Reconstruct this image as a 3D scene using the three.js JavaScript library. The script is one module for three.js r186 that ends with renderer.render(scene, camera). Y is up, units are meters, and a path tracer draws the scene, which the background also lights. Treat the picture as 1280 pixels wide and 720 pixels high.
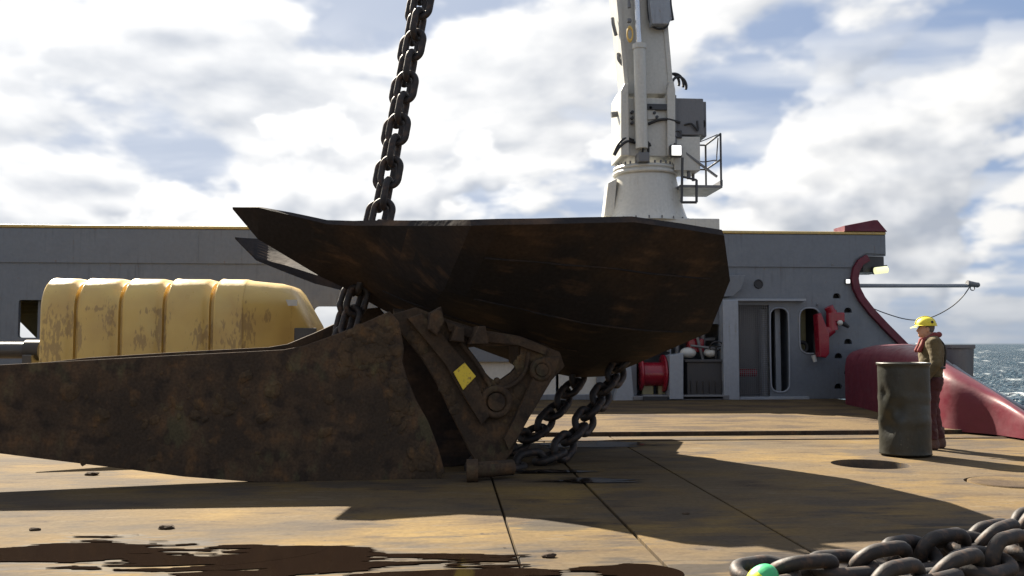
import * as THREE from 'three';
import { mergeGeometries, toCreasedNormals } from 'three/addons/utils/BufferGeometryUtils.js';
import { RoundedBoxGeometry } from 'three/addons/geometries/RoundedBoxGeometry.js';

// ------------------------------------------------------------------ camera, sky, sun, exposure
const EXPOSURE = 4.3;
const SUN_DIR = new THREE.Vector3(-0.54, 1.0, -1.10).normalize();   // towards the sun: beyond the far rail, to the left
const SUN_POWER = 5;
const SUN_COLOR = [1.0, 0.9, 0.74];
const FOCAL = 1150, YAW = THREE.MathUtils.degToRad(4), PITCH = Math.atan(70 / FOCAL), EYE = 1.45;

const scene = new THREE.Scene();
const camera = new THREE.PerspectiveCamera(2 * Math.atan(360 / FOCAL) * 180 / Math.PI, 16 / 9, 0.1, 20000);
camera.rotation.order = 'YXZ';
camera.rotation.y = -YAW; camera.rotation.x = PITCH;
camera.position.set(0, EYE, 0);
camera.updateMatrixWorld();

const renderer = new THREE.WebGLRenderer({ antialias: true });
renderer.setSize(1024, 576);
renderer.toneMapping = THREE.LinearToneMapping;
renderer.toneMappingExposure = EXPOSURE;
renderer.shadowMap.enabled = true;

// ------------------------------------------------------------------ noise
function rng(seed) { let a = seed >>> 0; return () => { a = (a + 0x6D2B79F5) >>> 0; let t = a; t = Math.imul(t ^ (t >>> 15), t | 1); t ^= t + Math.imul(t ^ (t >>> 7), t | 61); return ((t ^ (t >>> 14)) >>> 0) / 4294967296; }; }
const PERM = new Uint8Array(512);
{ const r = rng(77), p = [...Array(256).keys()]; for (let i = 255; i > 0; i--) { const j = Math.floor(r() * (i + 1)); [p[i], p[j]] = [p[j], p[i]]; } for (let i = 0; i < 512; i++) PERM[i] = p[i & 255]; }
const GX = new Float32Array(256), GY = new Float32Array(256), GZ = new Float32Array(256);
{ const r = rng(5); for (let i = 0; i < 256; i++) { const z = r() * 2 - 1, a = r() * 6.28318, s = Math.sqrt(1 - z * z); GX[i] = s * Math.cos(a); GY[i] = s * Math.sin(a); GZ[i] = z; } }
const fade = t => t * t * t * (t * (t * 6 - 15) + 10);
function noise3(x, y, z) {
  const X = Math.floor(x), Y = Math.floor(y), Z = Math.floor(z); x -= X; y -= Y; z -= Z;
  const u = x * x * x * (x * (x * 6 - 15) + 10), v = y * y * y * (y * (y * 6 - 15) + 10), w = z * z * z * (z * (z * 6 - 15) + 10);
  const a0 = PERM[X & 255], a1 = PERM[(X + 1) & 255], y0 = Y & 255, y1 = (Y + 1) & 255, z0 = Z & 255, z1 = (Z + 1) & 255;
  const b00 = PERM[a0 + y0], b01 = PERM[a0 + y1], b10 = PERM[a1 + y0], b11 = PERM[a1 + y1];
  const x1 = x - 1, yy = y - 1, zz = z - 1;
  let h = PERM[b00 + z0]; const n000 = GX[h] * x + GY[h] * y + GZ[h] * z; h = PERM[b10 + z0]; const n100 = GX[h] * x1 + GY[h] * y + GZ[h] * z;
  h = PERM[b01 + z0]; const n010 = GX[h] * x + GY[h] * yy + GZ[h] * z; h = PERM[b11 + z0]; const n110 = GX[h] * x1 + GY[h] * yy + GZ[h] * z;
  h = PERM[b00 + z1]; const n001 = GX[h] * x + GY[h] * y + GZ[h] * zz; h = PERM[b10 + z1]; const n101 = GX[h] * x1 + GY[h] * y + GZ[h] * zz;
  h = PERM[b01 + z1]; const n011 = GX[h] * x + GY[h] * yy + GZ[h] * zz; h = PERM[b11 + z1]; const n111 = GX[h] * x1 + GY[h] * yy + GZ[h] * zz;
  const p = n000 + (n100 - n000) * u, q = n010 + (n110 - n010) * u, r = n001 + (n101 - n001) * u, t = n011 + (n111 - n011) * u;
  const e = p + (q - p) * v, f = r + (t - r) * v; return 1.5 * (e + (f - e) * w);
}
function fbm3(x, y, z, o) { let s = 0, a = 0.5; for (let i = 0; i < o; i++) { s += a * noise3(x, y, z); x = x * 2.03 + 11.3; y = y * 2.03 + 4.7; z = z * 2.03 + 7.9; a *= 0.5; } return s; }
function noise2p(x, y, px, py, seed) {           // gradient noise that repeats after px, py cells
  const X = Math.floor(x), Y = Math.floor(y); x -= X; y -= Y;
  const u = fade(x), v = fade(y);
  const g = (i, j) => { const a = (((X + i) % px) + px) % px, b = (((Y + j) % py) + py) % py; const h = PERM[PERM[(a + seed * 37) & 255] + ((b + seed * 91) & 255)]; return GX[h] * (x - i) + GY[h] * (y - j); };
  const A = g(0, 0), B = g(1, 0), C = g(0, 1), D = g(1, 1);
  return 1.6 * ((A + (B - A) * u) + ((C + (D - C) * u) - (A + (B - A) * u)) * v);
}
function fbm2p(u, v, fx, fy, o, seed) { let s = 0, a = 0.5; for (let i = 0; i < o; i++) { s += a * noise2p(u * fx, v * fy, fx, fy, seed + i); fx *= 2; fy *= 2; a *= 0.5; } return s; }
const sstep = (a, b, x) => { const t = Math.min(1, Math.max(0, (x - a) / (b - a))); return t * t * (3 - 2 * t); };
const mix = (a, b, t) => a + (b - a) * t;
const mix3 = (a, b, t) => [mix(a[0], b[0], t), mix(a[1], b[1], t), mix(a[2], b[2], t)];

// ------------------------------------------------------------------ sky
{
  const W = 4096, H = 2048, data = new Float32Array(W * H * 4);
  const cloud = (x, y, z, o) => {                      // cumulus and broken sheet density by direction
    const k = 1 / (y + 0.30);
    const qx = x * k, qz = z * k, w = 0.3 * noise3(qx * 1.3 + 5, qz * 1.3, 3.3);
    return fbm3(qx * 3.1 + w + 1.7, y * 5.5 + 0.7, qz * 3.1 - w, o);
  };
  for (let j = 0; j < H; j++) {
    const el = ((j + 0.5) / H - 0.5) * Math.PI, y = Math.sin(el), c = Math.cos(el), oct = el > 0.9 ? 4 : 6, high = el > 0.55;
    for (let i = 0; i < W; i++) {
      const o = (j * W + i) * 4;
      data[o + 3] = 1;
      const far = high || Math.abs((i + 0.5) / W - 0.25 - YAW / (2 * Math.PI)) > 0.13;          // coarser samples away from the view
      if (y >= 0 && far && ((i & 3) || (j & 3))) { const q = ((j & ~3) * W + (i & ~3)) * 4; if ((j & ~3) * 2 >= H) { data[o] = data[q]; data[o + 1] = data[q + 1]; data[o + 2] = data[q + 2]; continue; } }
      if (y < 0) { data[o] = 0.045; data[o + 1] = 0.055; data[o + 2] = 0.068; continue; }
      const az = ((i + 0.5) / W - 0.5) * 2 * Math.PI, x = c * Math.cos(az), z = c * Math.sin(az);
      const toSun = x * SUN_DIR.x + y * SUN_DIR.y + z * SUN_DIR.z;
      const near = Math.pow(Math.max(0, toSun * 0.5 + 0.5), 4);
      let sky = mix3([0.50, 0.60, 0.74], [0.12, 0.25, 0.53], Math.min(1, Math.pow(y, 0.5) * 1.35));
      sky = mix3(sky, [0.93, 0.94, 0.96], Math.min(0.8, 0.75 * near * near));
      const n = cloud(x, y, z, oct), e = 0.045;
      const n2 = cloud(x + SUN_DIR.x * e, y + SUN_DIR.y * e, z + SUN_DIR.z * e, 3);
      const lit = Math.min(1, Math.max(0, 0.62 + (n * 0.8 - n2) * 1.9));
      const cover = sstep(-0.14, 0.12, n * 1.15 + 0.46 * near - 0.17);
      let col = mix3([0.46, 0.50, 0.57], [1.06, 1.05, 1.03], lit);
      const glow = 0.80 + 0.45 * near;
      col = [col[0] * glow, col[1] * glow, col[2] * glow];
      const k2 = 1 / (y + 0.12), st = fbm3(x * k2 * 1.0 + 0.6 * z * k2, z * k2 * 2.6 - x * k2 * 0.7, 9.1, oct - 1);   // thin high streaks
      sky = mix3(sky, [0.80 * glow, 0.83 * glow, 0.88 * glow], 0.85 * sstep(-0.16, 0.32, st));
      let out = mix3(sky, col, cover);
      if (y < 0.36) {                                                                                                     // separate cumulus heaps nearer the horizon
        const cf = (X, Y, Z, q) => fbm3(X * 5.2 + 3.1, Y * 8.5 + 1.3, Z * 5.2, q) + 0.10 * Math.abs(noise3(X * 17, Y * 26, Z * 17));
        const m = cf(x, y, z, 6), m2 = cf(x + SUN_DIR.x * 0.02, y + 0.022, z + SUN_DIR.z * 0.02, 5);
        const win = sstep(0.0, 0.05, y) * (1 - sstep(0.20, 0.36, y)), cv = sstep(0.06, 0.15, m + 0.10 * win - 0.05) * win;
        const sh = Math.min(1, Math.max(0, 0.66 + (m - m2) * 3.2 - 0.35 * sstep(0.2, 0.45, m)));
        const cc = mix3([0.47, 0.51, 0.58], [1.08, 1.07, 1.05], sh);
        out = mix3(out, [cc[0] * glow, cc[1] * glow, cc[2] * glow], cv * 0.9);
      }
      const bank = y < 0.14 ? sstep(0.10, 0.0, y + 0.05 * fbm3(x * 4, y * 26, z * 4, 4)) : 0;                          // low grey bank along the horizon
      out = mix3(out, mix3([0.40, 0.45, 0.53], [0.80, 0.81, 0.82], sstep(0.25, 0.75, near)), bank * 0.75);
      data[o] = out[0] / EXPOSURE; data[o + 1] = out[1] / EXPOSURE; data[o + 2] = out[2] / EXPOSURE;
    }
  }
  const t = new THREE.DataTexture(data, W, H, THREE.RGBAFormat, THREE.FloatType);
  t.mapping = THREE.EquirectangularReflectionMapping; t.magFilter = t.minFilter = THREE.LinearFilter; t.needsUpdate = true;
  scene.background = t; scene.environment = t;
}
{
  const sun = new THREE.DirectionalLight(new THREE.Color().setRGB(...SUN_COLOR), SUN_POWER);
  sun.name = 'sun';
  sun.position.copy(SUN_DIR).multiplyScalar(60).add(new THREE.Vector3(0, 0, -14)); sun.target.position.set(0, 0, -14);
  sun.castShadow = true; sun.shadow.mapSize.set(4096, 4096);
  Object.assign(sun.shadow.camera, { left: -30, right: 30, top: 30, bottom: -30, near: 1, far: 150 });
  scene.add(sun, sun.target);
}

// ------------------------------------------------------------------ helpers
const V = (x, y, z) => new THREE.Vector3(x, y, z);
function ray(px, py) { return V((px - 640) / FOCAL, (360 - py) / FOCAL, -1).applyEuler(camera.rotation); }
function P(px, py, depth) { const r = ray(px, py); return V(0, EYE, 0).addScaledVector(r, -depth / r.z); }        // a sight line met by the plane z = -depth
function G(px, py, h = 0) { const r = ray(px, py); return V(0, EYE, 0).addScaledVector(r, (h - EYE) / r.y); }       // a sight line met by the level y = h
function frame(o, alpha) {                       // an upright plane through o turned by alpha: coordinates along it and up
  const n = V(Math.sin(alpha), 0, Math.cos(alpha)), ex = V(Math.cos(alpha), 0, -Math.sin(alpha));
  return (px, py) => { const r = ray(px, py), e = V(0, EYE, 0); const t = o.clone().sub(e).dot(n) / r.dot(n); const p = e.addScaledVector(r, t); return [p.clone().sub(o).dot(ex), p.y]; };
}
const taken = {};
function numbered(name) { const n = taken[name] = (taken[name] ?? -1) + 1; return n ? `${name}_${String(n).padStart(3, '0')}` : name; }
function tag(o, label, category, group) { o.userData.label = label; o.userData.category = category; if (group) o.userData.group = group; return o; }
function thing(name, label, category, pos = V(0, 0, 0), turn = 0, group) {
  const o = new THREE.Group(); o.name = numbered(name); o.position.copy(pos); o.rotation.y = turn; scene.add(o); return tag(o, label, category, group);
}
function boxUV(g) {                               // uv in metres by the way each face points
  g = g.index ? g.toNonIndexed() : g;
  const p = g.attributes.position, n = p.count, uv = new Float32Array(n * 2), a = V(), b = V(), c = V(), m = V();
  for (let i = 0; i < n; i += 3) {
    a.fromBufferAttribute(p, i); b.fromBufferAttribute(p, i + 1); c.fromBufferAttribute(p, i + 2);
    m.copy(b).sub(a).cross(c.clone().sub(a)); const x = Math.abs(m.x), y = Math.abs(m.y), z = Math.abs(m.z);
    [a, b, c].forEach((q, k) => { const o = (i + k) * 2; if (z >= x && z >= y) { uv[o] = q.x; uv[o + 1] = q.y; } else if (x >= y) { uv[o] = q.z; uv[o + 1] = q.y; } else { uv[o] = q.x; uv[o + 1] = -q.z; } });
  }
  g.setAttribute('uv', new THREE.BufferAttribute(uv, 2));
  return g;
}
function clean(g) { g = g.index ? g.toNonIndexed() : g; for (const k of Object.keys(g.attributes)) if (!['position', 'normal', 'uv'].includes(k)) g.deleteAttribute(k); if (!g.attributes.normal) g.computeVertexNormals(); return g; }
function merged(geoms, keepUV) { const a = (Array.isArray(geoms) ? geoms : [geoms]).map(g => { g = clean(g); if (!keepUV) { g.deleteAttribute('uv'); g = boxUV(g); } return g; }); return a.length > 1 ? mergeGeometries(a) : a[0]; }
function part(name, geoms, mat, parent, keepUV) {
  const m = new THREE.Mesh(merged(geoms, keepUV), mat); m.name = parent === scene ? numbered(name) : name; m.castShadow = m.receiveShadow = true; parent.add(m); return m;
}
function box(w, h, d, x, y, z, r = 0) { const g = r > 0 ? new RoundedBoxGeometry(w, h, d, 2, Math.min(r, w * 0.45, h * 0.45, d * 0.45)) : new THREE.BoxGeometry(w, h, d); return g.translate(x, y, z); }
function rod(a, b, r, r2 = r, seg = 12) {
  const d = b.clone().sub(a), g = new THREE.CylinderGeometry(r2, r, d.length(), seg, 1);
  g.applyQuaternion(new THREE.Quaternion().setFromUnitVectors(V(0, 1, 0), d.clone().normalize())); return g.translate(...a.clone().add(b).multiplyScalar(0.5).toArray());
}
function beam(a, b, w, h) { const d = b.clone().sub(a), g = new THREE.BoxGeometry(w, h, d.length()); const m = new THREE.Matrix4().lookAt(b, a, V(0, 1, 0.001)); g.applyMatrix4(m); return g.translate(...a.clone().add(b).multiplyScalar(0.5).toArray()); }
function pipe(pts, r, seg = 40, rs = 8, closed = false) { return new THREE.TubeGeometry(new THREE.CatmullRomCurve3(pts, closed), seg, r, rs, closed); }
function poly(pts) { const s = new THREE.Shape(); pts.forEach(([x, y], i) => i ? s.lineTo(x, y) : s.moveTo(x, y)); s.closePath(); return s; }
function hole(s, pts) { const h = new THREE.Path(); pts.forEach(([x, y], i) => i ? h.lineTo(x, y) : h.moveTo(x, y)); h.closePath(); s.holes.push(h); }
function slab(shape, depth, bevel = 0, curve = 12) { const g = new THREE.ExtrudeGeometry(shape, { depth: depth - 2 * bevel, bevelEnabled: bevel > 0, bevelThickness: bevel, bevelSize: bevel, bevelOffset: -bevel, bevelSegments: 2, curveSegments: curve }); return g.translate(0, 0, bevel); }
function rrect(x0, y0, x1, y1, r, n = 6) { const o = []; const q = (cx, cy, a) => { for (let i = 0; i <= n; i++) { const t = a + i / n * Math.PI / 2; o.push([cx + r * Math.cos(t), cy + r * Math.sin(t)]); } }; q(x1 - r, y1 - r, 0); q(x0 + r, y1 - r, Math.PI / 2); q(x0 + r, y0 + r, Math.PI); q(x1 - r, y0 + r, 1.5 * Math.PI); return o; }

// ------------------------------------------------------------------ textures and materials
const enc = x => Math.round(255 * Math.min(1, Math.max(0, x <= 0.0031308 ? 12.92 * x : 1.055 * Math.pow(x, 1 / 2.4) - 0.055)));
function tex(w, h, metresX, metresY, fn, color = true) {
  const d = new Uint8Array(w * h * 4);
  for (let j = 0; j < h; j++) for (let i = 0; i < w; i++) {
    const c = fn((i + 0.5) / w, (j + 0.5) / h), o = (j * w + i) * 4;
    if (color) { d[o] = enc(c[0]); d[o + 1] = enc(c[1]); d[o + 2] = enc(c[2]); } else { d[o] = d[o + 1] = d[o + 2] = Math.round(255 * Math.min(1, Math.max(0, c))); }
    d[o + 3] = 255;
  }
  const t = new THREE.DataTexture(d, w, h, THREE.RGBAFormat); t.wrapS = t.wrapT = THREE.RepeatWrapping; t.magFilter = THREE.LinearFilter; t.minFilter = THREE.LinearMipmapLinearFilter; t.generateMipmaps = true;
  if (color) t.colorSpace = THREE.SRGBColorSpace;
  t.repeat.set(1 / metresX, 1 / metresY); t.needsUpdate = true; return t;
}
const fineBump = tex(512, 512, 0.6, 0.6, (u, v) => 0.5 + 0.5 * fbm2p(u, v, 8, 8, 5, 3), false);
const lumpBump = tex(512, 512, 1.3, 1.3, (u, v) => 0.5 + 0.55 * fbm2p(u, v, 5, 5, 6, 11), false);
const roughVar = tex(512, 512, 1.7, 1.7, (u, v) => 0.72 + 0.5 * fbm2p(u, v, 5, 5, 5, 21), false);
// painted steel: drips of rust and dirt, faint patches of newer paint
function paintTex(base, dirt, rust, amount, seed, metres = 4) {
  return tex(1024, 1024, metres, metres, (u, v) => {
    const broad = fbm2p(u, v, 4, 4, 4, seed), fine = fbm2p(u, v, 40, 40, 3, seed + 5), drip = fbm2p(u, v, 48, 3, 4, seed + 9);
    let c = mix3(base, dirt, sstep(0.05, 0.5, broad * 0.7 + drip * 0.55) * amount);
    c = mix3(c, rust, sstep(0.27, 0.5, fine * 0.6 + drip * 0.5 + broad * 0.25) * amount);
    const k = 1 + 0.14 * fine + 0.10 * broad; return [c[0] * k, c[1] * k, c[2] * k];
  });
}
function paint(map, rough = 0.55, bump = 0.002, extra = {}) { return new THREE.MeshStandardMaterial({ map, roughness: rough, roughnessMap: roughVar, bumpMap: fineBump, bumpScale: bump, ...extra }); }
const M = {};
M.grey = paint(paintTex([0.130, 0.144, 0.164], [0.086, 0.094, 0.104], [0.12, 0.075, 0.05], 0.8, 1), 0.6);
M.greyLight = paint(paintTex([0.25, 0.27, 0.30], [0.17, 0.175, 0.185], [0.17, 0.10, 0.06], 0.6, 2), 0.6);
M.white = paint(paintTex([0.47, 0.46, 0.42], [0.33, 0.31, 0.27], [0.30, 0.19, 0.10], 0.45, 3, 3), 0.5);
M.red = paint(paintTex([0.105, 0.008, 0.020], [0.062, 0.008, 0.016], [0.12, 0.04, 0.03], 0.85, 4), 0.75);
M.redBright = paint(paintTex([0.24, 0.012, 0.024], [0.15, 0.012, 0.02], [0.10, 0.03, 0.03], 0.5, 5, 2), 0.35);
M.olive = paint(paintTex([0.26, 0.23, 0.12], [0.16, 0.15, 0.09], [0.12, 0.08, 0.05], 0.6, 6), 0.6);
M.tan = paint(paintTex([0.50, 0.36, 0.12], [0.30, 0.22, 0.11], [0.16, 0.09, 0.05], 0.7, 7, 2), 0.6);
M.dark = paint(paintTex([0.035, 0.035, 0.038], [0.055, 0.05, 0.045], [0.09, 0.05, 0.035], 0.6, 8, 2), 0.55);
M.darkGrey = paint(paintTex([0.13, 0.13, 0.135], [0.09, 0.09, 0.09], [0.10, 0.07, 0.05], 0.5, 9, 2), 0.55);
M.rubber = new THREE.MeshStandardMaterial({ color: new THREE.Color().setRGB(0.02, 0.02, 0.022), roughness: 0.6 });
M.drum = paint(paintTex([0.016, 0.0165, 0.012], [0.010, 0.0105, 0.009], [0.085, 0.08, 0.055], 0.8, 31, 1.2), 0.6, 0.004);
const rustTex = tex(1024, 1024, 2.6, 2.6, (u, v) => {
  const a = fbm2p(u, v, 5, 5, 6, 41), b = fbm2p(u, v, 14, 14, 5, 47), s = fbm2p(u, v, 22, 7, 5, 51), f = fbm2p(u, v, 90, 90, 2, 55);
  let c = mix3([0.040, 0.030, 0.023], [0.070, 0.047, 0.031], sstep(-0.25, 0.35, a));
  c = mix3(c, [0.11, 0.062, 0.031], sstep(0.06, 0.5, b * 0.7 + 0.5 * s) * 0.7);
  c = mix3(c, [0.020, 0.017, 0.016], sstep(0.05, 0.45, -b + 0.6 * a) * 0.7);
  c = mix3(c, [0.085, 0.078, 0.045], sstep(0.14, 0.45, a * 0.9 - s * 0.5) * 0.55);
  const k = 1 + 0.45 * f; return [c[0] * k, c[1] * k, c[2] * k];
});
M.rust = new THREE.MeshPhysicalMaterial({ map: rustTex, roughness: 0.92, specularIntensity: 0.3, bumpMap: lumpBump, bumpScale: 0.022 });
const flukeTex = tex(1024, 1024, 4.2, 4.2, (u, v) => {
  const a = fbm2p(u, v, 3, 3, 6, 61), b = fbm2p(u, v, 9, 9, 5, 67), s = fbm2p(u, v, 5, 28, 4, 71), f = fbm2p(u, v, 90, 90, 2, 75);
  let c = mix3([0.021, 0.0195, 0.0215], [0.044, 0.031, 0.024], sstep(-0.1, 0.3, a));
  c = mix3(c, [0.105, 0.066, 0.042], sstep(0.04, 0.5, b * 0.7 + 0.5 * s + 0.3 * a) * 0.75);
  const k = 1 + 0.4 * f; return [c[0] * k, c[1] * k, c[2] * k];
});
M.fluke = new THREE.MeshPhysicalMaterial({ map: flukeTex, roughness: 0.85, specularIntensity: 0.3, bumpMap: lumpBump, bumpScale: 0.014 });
const chainTex = tex(512, 512, 0.5, 0.5, (u, v) => { const a = fbm2p(u, v, 6, 6, 5, 81); return mix3([0.022, 0.020, 0.021], [0.075, 0.046, 0.032], sstep(-0.1, 0.45, a)); });
M.chain = new THREE.MeshStandardMaterial({ map: chainTex, roughness: 0.62, metalness: 0.35, bumpMap: fineBump, bumpScale: 0.006 });
M.lens = new THREE.MeshStandardMaterial({ color: 0xffffff, emissive: new THREE.Color().setRGB(1, 0.98, 0.92), emissiveIntensity: 0.32, roughness: 0.2 });
M.lensYellow = new THREE.MeshStandardMaterial({ color: 0xffffcc, emissive: new THREE.Color().setRGB(1, 0.98, 0.55), emissiveIntensity: 0.21, roughness: 0.2 });
M.gold = new THREE.MeshStandardMaterial({ color: new THREE.Color().setRGB(0.62, 0.40, 0.10), roughness: 0.45 });

// ------------------------------------------------------------------ deck
const DX0 = -7.5, DX1 = 10.5, DZ0 = -15.2, DZ1 = -4.4;          // area of the deck's own colour map
const wetSpots = [];                                     // ellipses of standing water: x, z, rx, rz
function wetField(x, z) {
  let m = -1;
  const n = fbm3(x * 0.9, z * 3.2, 1.5, 5), n2 = fbm3(x * 1.5, z * 9.5, 8.5, 6);
  for (const [cx, cz, rx, rz] of wetSpots) m = Math.max(m, 1 - Math.hypot((x - cx) / rx, (z - cz) / rz) + 0.8 * n + 1.3 * n2 - 0.17);
  return m;
}
const wetness = (x, z) => sstep(-0.50, -0.06, wetField(x, z) + 0.5 * fbm3(x * 2.4 + 4, z * 22, 3.3, 4));        // damp a little beyond the water's edge
for (const [px, py, rx, rz] of [[330, 705, 1.5, 0.42], [110, 690, 1.0, 0.38], [560, 722, 0.9, 0.3], [745, 601, 0.42, 0.22], [740, 556, 0.9, 0.42], [690, 590, 0.4, 0.16], [1010, 702, 0.5, 0.2], [780, 712, 0.42, 0.22], [700, 655, 0.3, 0.22], [1195, 668, 0.6, 0.3]]) { const g = G(px, py); wetSpots.push([g.x, g.z, rx, rz]); }
const deckAt = (u, v) => [DX0 + u * (DX1 - DX0), DZ0 + v * (DZ1 - DZ0)];
const MW = 2048, MH = 1280, wetMap = new Float32Array(MW * MH);
for (let j = 0; j < MH; j++) for (let i = 0; i < MW; i++) { const [x, z] = deckAt((i + 0.5) / MW, (j + 0.5) / MH); if (wetSpots.some(([a, b, c, d]) => Math.abs(x - a) < c * 2 && Math.abs(z - b) < d * 2)) wetMap[j * MW + i] = wetness(x, z); }
const wetAt = (u, v) => wetMap[Math.min(MH - 1, Math.floor(v * MH)) * MW + Math.min(MW - 1, Math.floor(u * MW))];
const deckColor = tex(MW, MH, 1, 1, (u, v) => {
  const [x, z] = deckAt(u, v);
  const a = fbm3(x * 0.55, z * 0.9, 3.1, 5), b = fbm3(x * 1.1, z * 2.6, 6.2, 5), s = fbm3(x * 3.0, z * 11, 2.2, 5), f = fbm3(x * 24, z * 30, 1.1, 2), g = fbm3(x * 0.8 + 9, z * 1.4, 4.2, 5);
  let c = mix3([0.104, 0.071, 0.033], [0.080, 0.060, 0.038], sstep(-0.25, 0.3, a));
  c = mix3(c, [0.165, 0.111, 0.041], sstep(0.05, 0.4, -a + 0.4 * b) * 0.7);
  c = mix3(c, [0.050, 0.036, 0.026], sstep(0.04, 0.42, b + 0.35 * s) * 0.75);
  c = mix3(c, [0.125, 0.098, 0.066], sstep(0.12, 0.4, s - 0.3 * b) * 0.5);
  c = mix3(c, [0.052, 0.043, 0.036], sstep(-0.06, 0.32, g + 0.3 * s) * 0.8);
  c = mix3(c, [0.03, 0.022, 0.017], sstep(0.27, 0.46, s * 0.8 + f * 0.5 + b * 0.35) * 0.8);
  const w = wetAt(u, v);
  c = mix3(c, [c[0] * 0.42, c[1] * 0.45, c[2] * 0.56], w);
  const k = 1 + 0.32 * f; return [c[0] * k, c[1] * k, c[2] * k];
});
const deckRough = tex(1024, 640, 1, 1, (u, v) => mix(0.95, 0.80, wetAt(u, v)), false);
const deckBump = tex(1024, 1024, 0.1, 0.1, (u, v) => 0.5 + 0.5 * fbm2p(u, v, 14, 22, 5, 91), false);   // repeats every 2 m of the 20 m map
for (const t of [deckColor, deckRough]) t.wrapS = t.wrapT = THREE.ClampToEdgeWrapping, t.repeat.set(1, 1);
deckBump.repeat.set(9, 5.4);
const deckMat = [1, 0.93, 1.06].map(k => new THREE.MeshPhysicalMaterial({ map: deckColor, roughnessMap: deckRough, roughness: 1, specularIntensity: 0.22, bumpMap: deckBump, bumpScale: 0.006, color: new THREE.Color(k, k, k) }));
M.deckFar = new THREE.MeshPhysicalMaterial({ specularIntensity: 0.22, map: tex(1024, 1024, 6, 6, (u, v) => { const a = fbm2p(u, v, 4, 7, 5, 301), b = fbm2p(u, v, 6, 24, 4, 305), f = fbm2p(u, v, 90, 90, 2, 309); let c = mix3([0.095, 0.066, 0.034], [0.05, 0.036, 0.026], sstep(-0.15, 0.3, a)); c = mix3(c, [0.035, 0.026, 0.02], sstep(0.05, 0.4, b) * 0.7); const k = 1 + 0.4 * f; return [c[0] * k, c[1] * k, c[2] * k]; }), roughness: 0.95, bumpMap: deckBump, bumpScale: 0.004 });
function deckUV(g) { g = clean(g); const p = g.attributes.position, uv = new Float32Array(p.count * 2); for (let i = 0; i < p.count; i++) { uv[2 * i] = (p.getX(i) - DX0) / (DX1 - DX0); uv[2 * i + 1] = (p.getZ(i) - DZ0) / (DZ1 - DZ0); } g.setAttribute('uv', new THREE.BufferAttribute(uv, 2)); return g; }
const HOLE = G(1088, 580), PIN = G(1262, 603), STEP_Z = G(760, 545).z;
{
  const deck = new THREE.Group(); deck.name = 'deck'; deck.userData.kind = 'structure'; scene.add(deck);
  part('deck_base', [box(34, 0.3, 20.2, 0, -0.42, -5.6), box(26.7, 0.3, 9.2, -3.65, -0.42, -20.3)], M.dark, deck);
  const X = [-16, G(655, 720).x, G(845, 720).x, G(1067, 720).x, 16], CROSS = G(750, 561).z;
  const gap = 0.011;
  const plate = (x0, x1, z0, z1, y, k, holes = []) => {
    const s = poly([[x0 + gap, -z0 - gap], [x1 - gap, -z0 - gap], [x1 - gap, -z1 + gap], [x0 + gap, -z1 + gap]].map(([a, b]) => [a, b]));
    for (const [c, r] of holes) { const h = new THREE.Path(); h.absarc(c.x, -c.z, r, 0, Math.PI * 2, true); s.holes.push(h); }
    const g = new THREE.ExtrudeGeometry(s, { depth: 0.05, bevelEnabled: true, bevelThickness: 0.006, bevelSize: 0.006, bevelOffset: -0.006, bevelSegments: 1, curveSegments: 40 });
    g.rotateX(-Math.PI / 2); g.translate(0, y - 0.056, 0);
    if (y > 0.03) part('deck_plate', g, M.deckFar, deck); else part('deck_plate', deckUV(g), deckMat[k], deck, true);
  };
  for (let i = 0; i < 4; i++) {
    plate(X[i], X[i + 1], 4, CROSS, [0, -0.003, 0.002, 0][i], [0, 1, 0, 2][i], i === 3 ? [[HOLE, 0.45], [PIN, 0.43]] : []);
    plate(X[i], X[i + 1], CROSS, STEP_Z, [-0.002, 0, 0.001, -0.001][i], [2, 0, 2, 1][i]);
  }
  for (const [x0, x1, k] of [[-16, -5.2, 1], [-5.2, 1.2, 0], [1.2, 6.6, 2], [6.6, 9.9, 0]]) plate(x0, x1, STEP_Z - 0.02, -24.5, 0.062, k);
  plate(9.9, 16, STEP_Z - 0.02, -15.6, 0.062, 0);
  part('step_bar', box(32, 0.09, 0.05, 0, 0.022, STEP_Z + 0.012, 0.012), M.rust, deck);
  part('deck_strip', box(30, 0.014, 0.12, 0, 0.006, G(760, 551).z, 0.004), M.rust, deck);
  // recessed socket with its sunken cover
  const ring = new THREE.CylinderGeometry(0.45, 0.45, 0.3, 48, 1, true).translate(HOLE.x, -0.155, HOLE.z);
  part('socket_wall', ring, new THREE.MeshStandardMaterial({ map: rustTex, roughness: 0.8, side: THREE.DoubleSide }), deck);
  part('socket_cover', new THREE.LatheGeometry([[0, 0.03], [0.2, 0.03], [0.33, 0.01], [0.40, -0.03], [0.40, -0.1]].map(a => new THREE.Vector2(...a)), 40).translate(HOLE.x, -0.12, HOLE.z), M.darkGrey, deck);
  part('pin_cap', new THREE.LatheGeometry([[0, 0.012], [0.36, 0.012], [0.40, 0.004], [0.405, -0.03], [0.405, -0.1]].map(a => new THREE.Vector2(...a)), 48).translate(PIN.x, 0, PIN.z), M.deckFar, deck);
}

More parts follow.
